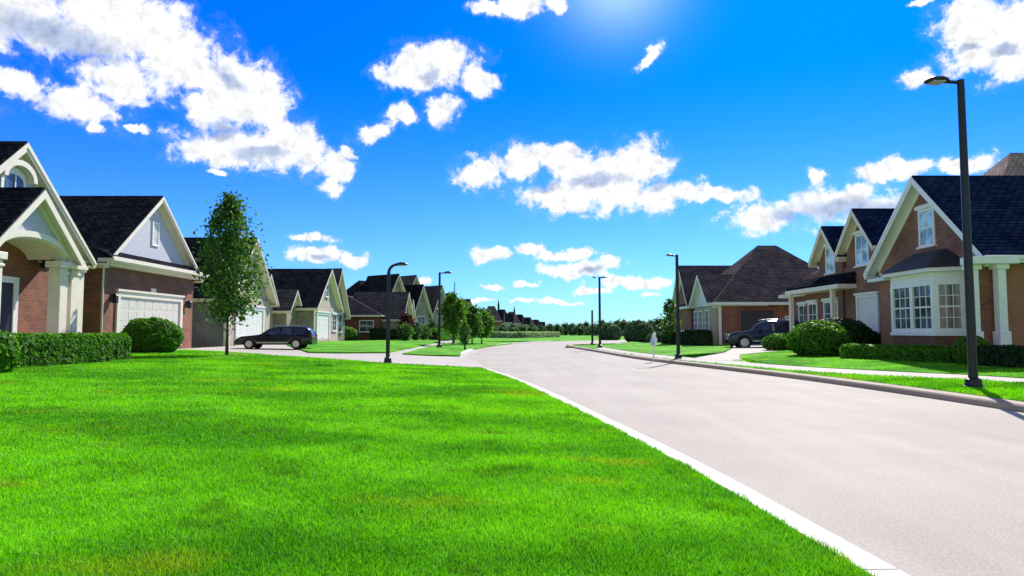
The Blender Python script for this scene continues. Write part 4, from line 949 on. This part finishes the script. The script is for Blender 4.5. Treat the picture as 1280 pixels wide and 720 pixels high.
# right lot planting
def gp(px, py, add=.15): v = G(px, py, add); return (v.x, v.y)
hedge('hedge', 'low clipped hedge under the white bay window', 'hedge', [gp(1062,447), gp(1130,450), gp(1200,453)], .9, .66, 'hedge', 9000, .065)
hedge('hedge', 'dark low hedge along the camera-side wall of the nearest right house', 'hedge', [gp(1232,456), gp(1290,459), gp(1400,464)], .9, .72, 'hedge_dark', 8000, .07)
p = G(1215,455,.15); bush('bush', 'small light green bush by the white porch columns', 'shrub', (p.x, p.y, p.z-.05), .52, .5, .95, 'hedge', 2500, .06)
p = G(1024,444,.15); bush('bush', 'sunlit mounded bush beside the red brick driveway', 'shrub', (p.x, p.y, p.z-.05), 1.25, 1.2, 1.52, 'hedge', 6000, .08)
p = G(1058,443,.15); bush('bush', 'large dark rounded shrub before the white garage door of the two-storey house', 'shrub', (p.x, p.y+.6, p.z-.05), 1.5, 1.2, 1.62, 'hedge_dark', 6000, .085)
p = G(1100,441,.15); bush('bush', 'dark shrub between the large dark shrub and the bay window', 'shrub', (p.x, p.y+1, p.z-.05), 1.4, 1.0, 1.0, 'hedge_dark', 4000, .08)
p = G(976,437,.15); bush('bush', 'small clipped bush left of the sunlit mounded bush', 'shrub', (p.x, p.y, p.z-.05), .95, .8, .9, 'hedge', 2500, .08)
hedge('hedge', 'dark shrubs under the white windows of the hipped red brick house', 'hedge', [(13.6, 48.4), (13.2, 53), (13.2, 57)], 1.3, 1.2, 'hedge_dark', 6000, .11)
p = G(832,440,.15); tree('tree', 'slim open tree beside the far right street lamp', 'tree', (12.3, 53.0, gz(12.3, 53)), 3.6, 1.5, .5, 'leaf', 800, .15, 30, .8, .06)
for i, (px, Y, h, w, lb) in enumerate(((798, 84, 2.7, 3.6, 'rounded dark evergreen right of the twin poles'), (762, 108, 2.6, 3.6, 'small dark bush behind the twin poles'), (868, 62, 1.5, 2.4, 'low bush before the far right brick house'), (822, 70, 1.3, 2.2, 'low green bush near the pale blue yard sign'))):
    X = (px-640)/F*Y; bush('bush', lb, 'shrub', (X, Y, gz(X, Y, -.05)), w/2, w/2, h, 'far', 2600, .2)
# left lots
p = G(429,424); bush('bush', 'bright green bush beside the white garage door of the taupe house', 'shrub', (p.x+.2, p.y, p.z-.1), 1.5, 1.2, 1.5, 'hedge', 2500, .12)
hedge('hedge', 'dark shrub row along the dark brick side wall on the left', 'hedge', [(-16.4, 79.4), (-12.3, 79.4)], 1.2, 1.3, 'hedge_dark', 3500, .13)
p = G(483,428); tree('tree', 'small maroon-leaved tree behind the curved-arm street lamp', 'tree', (p.x, p.y+12, p.z-.05), 2.9, 2.0, .5, 'red_leaf', 1300, .16, 20, 1, .07)
hedge('hedge', 'bright green hedge running below the far left houses', 'hedge', [(-9.6, 84), (-8.6, 100), (-7.2, 120)], 1.3, 1.4, 'hedge', 5000, .2)
hedge('hedge', 'pale flowering hedge closing the view behind the road bend', 'hedge', [(-7.5, 132), (2, 140), (11, 165)], 1.2, 1.2, 'flower', 4000, .28)
tr_pos = [(566, 431, 5.6, 2.6, 'leaf_light', 'bright leafy tree just right of the thin far street lamp'), (578, 428, 5.4, 3.0, 'leaf', 'dark middle tree of the cluster on the island'), (590, 430, 4.4, 2.8, 'leaf', 'full dark tree near the kerb on the island'), (602, 429.5, 4.2, 2.4, 'leaf_light', 'yellow-green tree at the right end of the island cluster'), (581, 437, 1.9, 1.0, 'leaf', 'tiny sapling in front of the island trees')]
for px, py, h, w, m_, lb in tr_pos:
    v = G(px, py, .09); tree('tree', lb, 'tree', v, h*(.78 if py < 435 else 1), w*.9, h*.22, m_, 2300 if h > 3 else 700, .19 if h > 3 else .1, 34, .9, .07, 'trees on the island' if False else None)
for i, (px, Y, h) in enumerate(((507, 74, 1.7), (519, 78, 2.1), (530, 82, 1.7), (541, 86, 2.3), (552, 92, 2.0))):
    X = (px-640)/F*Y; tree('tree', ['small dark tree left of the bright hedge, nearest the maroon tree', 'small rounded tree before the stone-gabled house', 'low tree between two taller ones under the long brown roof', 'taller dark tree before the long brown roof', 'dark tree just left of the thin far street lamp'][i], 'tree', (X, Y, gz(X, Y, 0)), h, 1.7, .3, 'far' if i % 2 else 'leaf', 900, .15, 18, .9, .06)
# far tree line: individuals copied from three grown ones
protos = []
for i in range(3):
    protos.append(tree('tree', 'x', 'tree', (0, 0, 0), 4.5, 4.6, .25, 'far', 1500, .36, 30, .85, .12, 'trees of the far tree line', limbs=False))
line = [(606,168,3.6),(613,160,3.2),(628,176,3.4),(641,186,3.6),(653,196,3.4),(664,214,3.7),(676,236,3.8),(688,240,4.3),(697,232,4.2),(706,244,4.6),(715,236,4.5),(724,228,4.3),(733,236,5.0),(742,226,4.2),(752,218,5.2),(762,210,4.6),(772,206,5.2),(781,200,5.0),(792,196,4.4),(803,190,4.6),(813,186,4.8),(824,180,5.2),(835,176,4.8),(846,170,5.6),(858,166,5.6)]
for i, (px, Y, h) in enumerate(line):
    X = (px-640)/F*Y; lb = 'dark green tree of the far tree line closing the view'
    h *= .86; sc_ = h/4.5*(.85+.3*random.random())
    if i < 3: o = protos[i]; o.location = (X, Y, -.05); o['label'] = lb; o.scale = (sc_*1.2, sc_*1.2, h/4.5*.95)
    else: dup(protos[i % 3], (X, Y, -.05), lb, random.uniform(0, 6), (sc_*1.2, sc_*1.2, h/4.5*.95))

# ------------------------------------------------------------------ street lamps
def lamp(label, x, y, h, r, arm, style, add, dirx):
    z = gz(x, y, add)-.01; t = thing('street_lamp', label, 'street lamp', (x, y, z))
    b = MB()
    if style == 'curved':
        P = [(x, y, z+.1), (x, y, z+h-.35)]; 
        for a in np.linspace(0, math.pi/2, 7)[1:]: P.append((x+dirx*.33*(1-math.cos(a)), y, z+h-.35+.33*math.sin(a)))
        P.append((x+dirx*arm*.8, y, z+h+.02)); b.tube(P, [r*1.15, r]+[r*.85]*(len(P)-2), 12); 
    else:
        b.tube([(x, y, z+.1), (x, y, z+h*.5), (x, y, z+h)], [r*1.15, r*1.02, r*.9], 14)
        if style != 'plain': b.tube([(x-dirx*.02, y, z+h-.06), (x+dirx*arm*.55, y, z+h-.03)], r*.5, 8)
    b.build('pole', 'black', t)
    b = MB(); b.tube([(x, y, z), (x, y, z+.05), (x, y, z+.055), (x, y, z+.19), (x, y, z+.22)], [r*2.5, r*2.5, r*2.1, r*1.9, r*1.2], 16, True, False); b.build('base', 'black', t)
    heads = [dirx] if style != 'double' else [1, -1]
    if style == 'plain': return t
    for s in heads:
        hb = MB(); L_ = arm; xs = [.35, .45, .6, .8, .95, 1.0]; ws = [.3, .75, 1, 1, .8, .35]; ht = [.35, .7, 1, .9, .55, .2]; V = []; n = 10
        hw = L_*.24; hh = L_*.13; zc = z+h-.02
        for k in range(6):
            for a in range(n): an = 2*math.pi*a/n; V.append((x+s*L_*xs[k], y+math.cos(an)*hw*ws[k], zc+max(-.25, math.sin(an))*hh*ht[k]))
        f = [(k*n+a, k*n+(a+1) % n, (k+1)*n+(a+1) % n, (k+1)*n+a) for k in range(5) for a in range(n)]
        hb.add(V, f, True); hb.add(V[:n], [tuple(range(n-1, -1, -1))]); hb.add(V[-n:], [tuple(range(n))]); hd = hb.build('lamp_head', 'black', t)
        hb = MB(); hb.box(x+s*L_*.52, x+s*L_*.88, y-hw*.7, y+hw*.7, zc-hh*.25-.03, zc-hh*.24); hb.build('lens', 'led', hd)
    return t
v = G(1217,484,.13); lamp('tall black street lamp with flat head on the right verge, nearest the camera', v.x, v.y, 6.85, .083, .78, 'flat', .125, -1)
v = G(485.5,453); lamp('black street lamp with curved arm where lawn meets driveway on the left', v.x, v.y-.15, 3.85, .07, .75, 'curved', .07, 1)
v = G(549,434,.09); lamp('thin black street lamp beside the leafy trees on the left island', v.x, v.y, 5.7, .09, .95, 'flat', .09, 1)
v = G(848,448,.13); lamp('straight black street lamp on the right verge near the driveway', v.x, v.y, 4.75, .075, .5, 'flat', .125, -1)
v = G(750,434.5,.13); lamp('far double-headed black street lamp at the tip of the right verge', v.x, v.y, 5.3, .085, .55, 'double', .125, 1)
v = G(743.5,430,.1); lamp('short plain black pole just left of the double-headed lamp', v.x, v.y+2, 3.5, .1, .5, 'plain', .0, 1)
v = G(554,430,.09); lamp('very thin grey pole behind the far left street lamp', v.x, v.y+12, 6.6, .05, .4, 'plain', .0, 1)

# yard sign / marker on the verge
v = G(817,449,.13); t = thing('yard_sign', 'pale blue and white marker on a thin white post on the right verge', 'yard sign', (v.x, v.y, v.z))
b = MB(); b.box(v.x-.03, v.x+.03, v.y-.03, v.y+.03, v.z-.05, v.z+.85); b.build('post', 'white', t)
b = MB(); P = [(-.12,.64),(.04,.58),(.14,.74),(.17,.92),(.09,1.04),(.13,1.17),(.05,1.26),(-.04,1.17),(-.09,1.0),(-.14,.82)]
b.prism([(v.x+a, v.y-.035, v.z+c) for a, c in P], (0, -.03, 0)); b.build('panel', 'white', t, .008)
b = MB(); P = [(-.14,.66),(.0,.62),(.05,.8),(-.02,1.0),(-.10,1.0),(-.16,.82)]; b.prism([(v.x+a, v.y-.068, v.z+c) for a, c in P], (0, -.012, 0)); b.build('panel_marking', 'blue_paint', t)

# ------------------------------------------------------------------ cars
def car(label, cat, x, y, rz, L_, Ht, W, paint, prof, roofspan):
    """prof: (fraction along length, hood/roof height fraction); x axis is forward"""
    z0 = gz(x, y, .02); t = thing('parked_car', label, cat, (0, 0, 0)); n = 40; wb = .30*L_; wr = Ht*.225
    fx = np.array([p[0] for p in prof]); fz = np.array([p[1] for p in prof]); b = MB(); V = []; sec = 15; belt = .60
    for i in range(n+1):
        f = i/n; xx = (f-.5)*L_; top = float(np.interp(f, fx, fz))*Ht; e = min(1, .80+.2*math.sin(math.pi*min(1, max(0, min(f, 1-f)*5))/2)); hw = W/2*e
        bot = .19*Ht
        for ax in (-wb, wb):
            d = abs(xx-ax)
            if d < wr*1.12: bot = max(bot, wr*.95+math.sqrt(max(0, (wr*1.12)**2-d*d))*.98)
        bz = min(top, belt*Ht)
        row = [(hw*.96, bot), (hw, bot+(bz-bot)*.35 if bz > bot else bot), (hw*.995, bot+(bz-bot)*.7 if bz > bot else bot), (hw*.95, max(bz*.985, bot)), (hw*.93, max(bz, bot))]
        tw = .93-.20*max(0, (top-bz)/(.4*Ht)); row += [(hw*(.93+(tw-.93)*.5), max(bot, bz+(top-bz)*.55)), (hw*tw, max(bot, bz+(top-bz)*.93)), (hw*tw*.6, max(bot, top))]
        full = row+[(-a, c) for a, c in row[::-1][0:]]
        V += [(xx, a, c) for a, c in full]; sec = len(full)
    f = [(i*sec+k, i*sec+k+1, (i+1)*sec+k+1, (i+1)*sec+k) for i in range(n) for k in range(sec-1)]
    b.add(V, f, True); b.add(V[:sec], [tuple(range(sec-1, -1, -1))]); b.add(V[-sec:], [tuple(range(sec))])
    parts = [b.build('body', paint, t)]
    # side glass, following the tumblehome
    for sg in (-1, 1):
        gl = MB(); f0, f1 = roofspan; k0, k1 = f0, f1; cuts = [k0+(k1-k0)*q for q in (0, .32, .62, 1)]
        for a, c in zip(cuts, cuts[1:]):
            def pt(fr, up):
                tz = float(np.interp(fr, fx, fz))*Ht; bz = belt*Ht; zz = bz+.02+(tz-bz-.06)*up; hw = W/2*(.93-.20*max(0, (tz-bz)/(.4*Ht))*up*.93)+.012
                return ((fr-.5)*L_, sg*hw, max(bz+.02, zz))
            q = [pt(a+.008, 0), pt(c-.008, 0), pt(c-.012, .88), pt(a+.012, .88)]
            gl.prism(q, (0, sg*.006, 0))
        parts.append(gl.build('side_window', 'carglass', t))
    for (ax) in (-wb, wb):
        for sg in (-1, 1):
            w = MB(); yy = sg*(W/2-.12); w.tube([(ax, yy-.11*sg, wr), (ax, yy-.09*sg, wr), (ax, yy+.09*sg, wr), (ax, yy+.11*sg, wr)], [wr*.92, wr, wr, wr*.92], 22); wh = w.build('wheel', 'tyre', t); parts.append(wh)
            r_ = MB(); yo = yy+.112*sg
            for k in range(6):
                a = k*math.pi/3; c, s_ = math.cos(a), math.sin(a); r_.prism([(ax+c*.04-s_*.035, yo, wr+s_*.04+c*.035), (ax+c*.04+s_*.035, yo, wr+s_*.04-c*.035), (ax+c*wr*.6+s_*.05, yo, wr+s_*wr*.6-c*.05), (ax+c*wr*.6-s_*.05, yo, wr+s_*wr*.6+c*.05)], (0, sg*.02, 0))
            r_.tube([(ax, yo-.01*sg, wr), (ax, yo+.012*sg, wr)], wr*.64, 22); ro = r_.build('rim', 'rim', wh)
    q = MB(); q.box(L_/2-.10, L_/2-.0, -W*.40, -W*.22, .47*Ht, .53*Ht); parts.append(q.build('headlight', 'lens', t)); q = MB(); q.box(L_/2-.10, L_/2-.0, W*.22, W*.40, .47*Ht, .53*Ht); parts.append(q.build('headlight', 'lens', t))
    for sg in (-1, 1): q = MB(); q.box(-L_/2+.0, -L_/2+.10, sg*W*.26, sg*W*.42, .50*Ht, .62*Ht); parts.append(q.build('taillight', 'redlamp', t))
    q = MB(); q.box(-L_*.47, L_*.47, -W*.40, W*.40, .2*Ht, .45*Ht); parts.append(q.build('underbody', 'tyre', t))
    for sg in (-1, 1):
        q = MB(); fm = roofspan[1]-.03; q.box((fm-.5)*L_-.1, (fm-.5)*L_+.08, sg*W*.465, sg*(W*.465+.17), .60*Ht, .69*Ht); parts.append(q.build('mirror', paint, t, .02))
        q = MB(); q.box(-L_*.2, L_*.2, sg*W*.497, sg*(W*.497+.012), .26*Ht, .30*Ht); parts.append(q.build('side_trim', 'rim', t))
        q = MB(); q.tube([(-L_*.33, sg*W*.33, Ht*1.0), (-L_*.28, sg*W*.33, Ht*1.03), (L_*.02, sg*W*.33, Ht*1.03), (L_*.07, sg*W*.33, Ht*.99)], .018, 6); parts.append(q.build('roof_rail', 'rim', t))
    t.location = (x, y, z0); t.rotation_euler = (0, 0, rz); return t
v = G(339,436.5,.02)
wag = [(0,.50),(.015,.66),(.04,.84),(.10,.97),(.25,1.0),(.45,.985),(.56,.90),(.66,.64),(.72,.61),(.90,.55),(.97,.46),(1,.34)]
car('long black station wagon parked across the driveway on the left, nose pointing left', 'car', v.x, v.y+.9, math.pi+R(4), 4.55, 1.38, 1.85, 'carblack', wag, (.08, .60))
v = G(958,434,.14)
suv = [(0,.45),(.01,.66),(.03,.88),(.08,.985),(.25,1.0),(.52,.985),(.62,.88),(.70,.65),(.75,.62),(.93,.57),(.985,.48),(1,.32)]
car('navy sport utility car parked before the dark garage door on the right', 'car', v.x+.25, v.y+.7, math.pi-R(10), 4.75, 1.78, 1.95, 'carnavy', suv, (.06, .64))
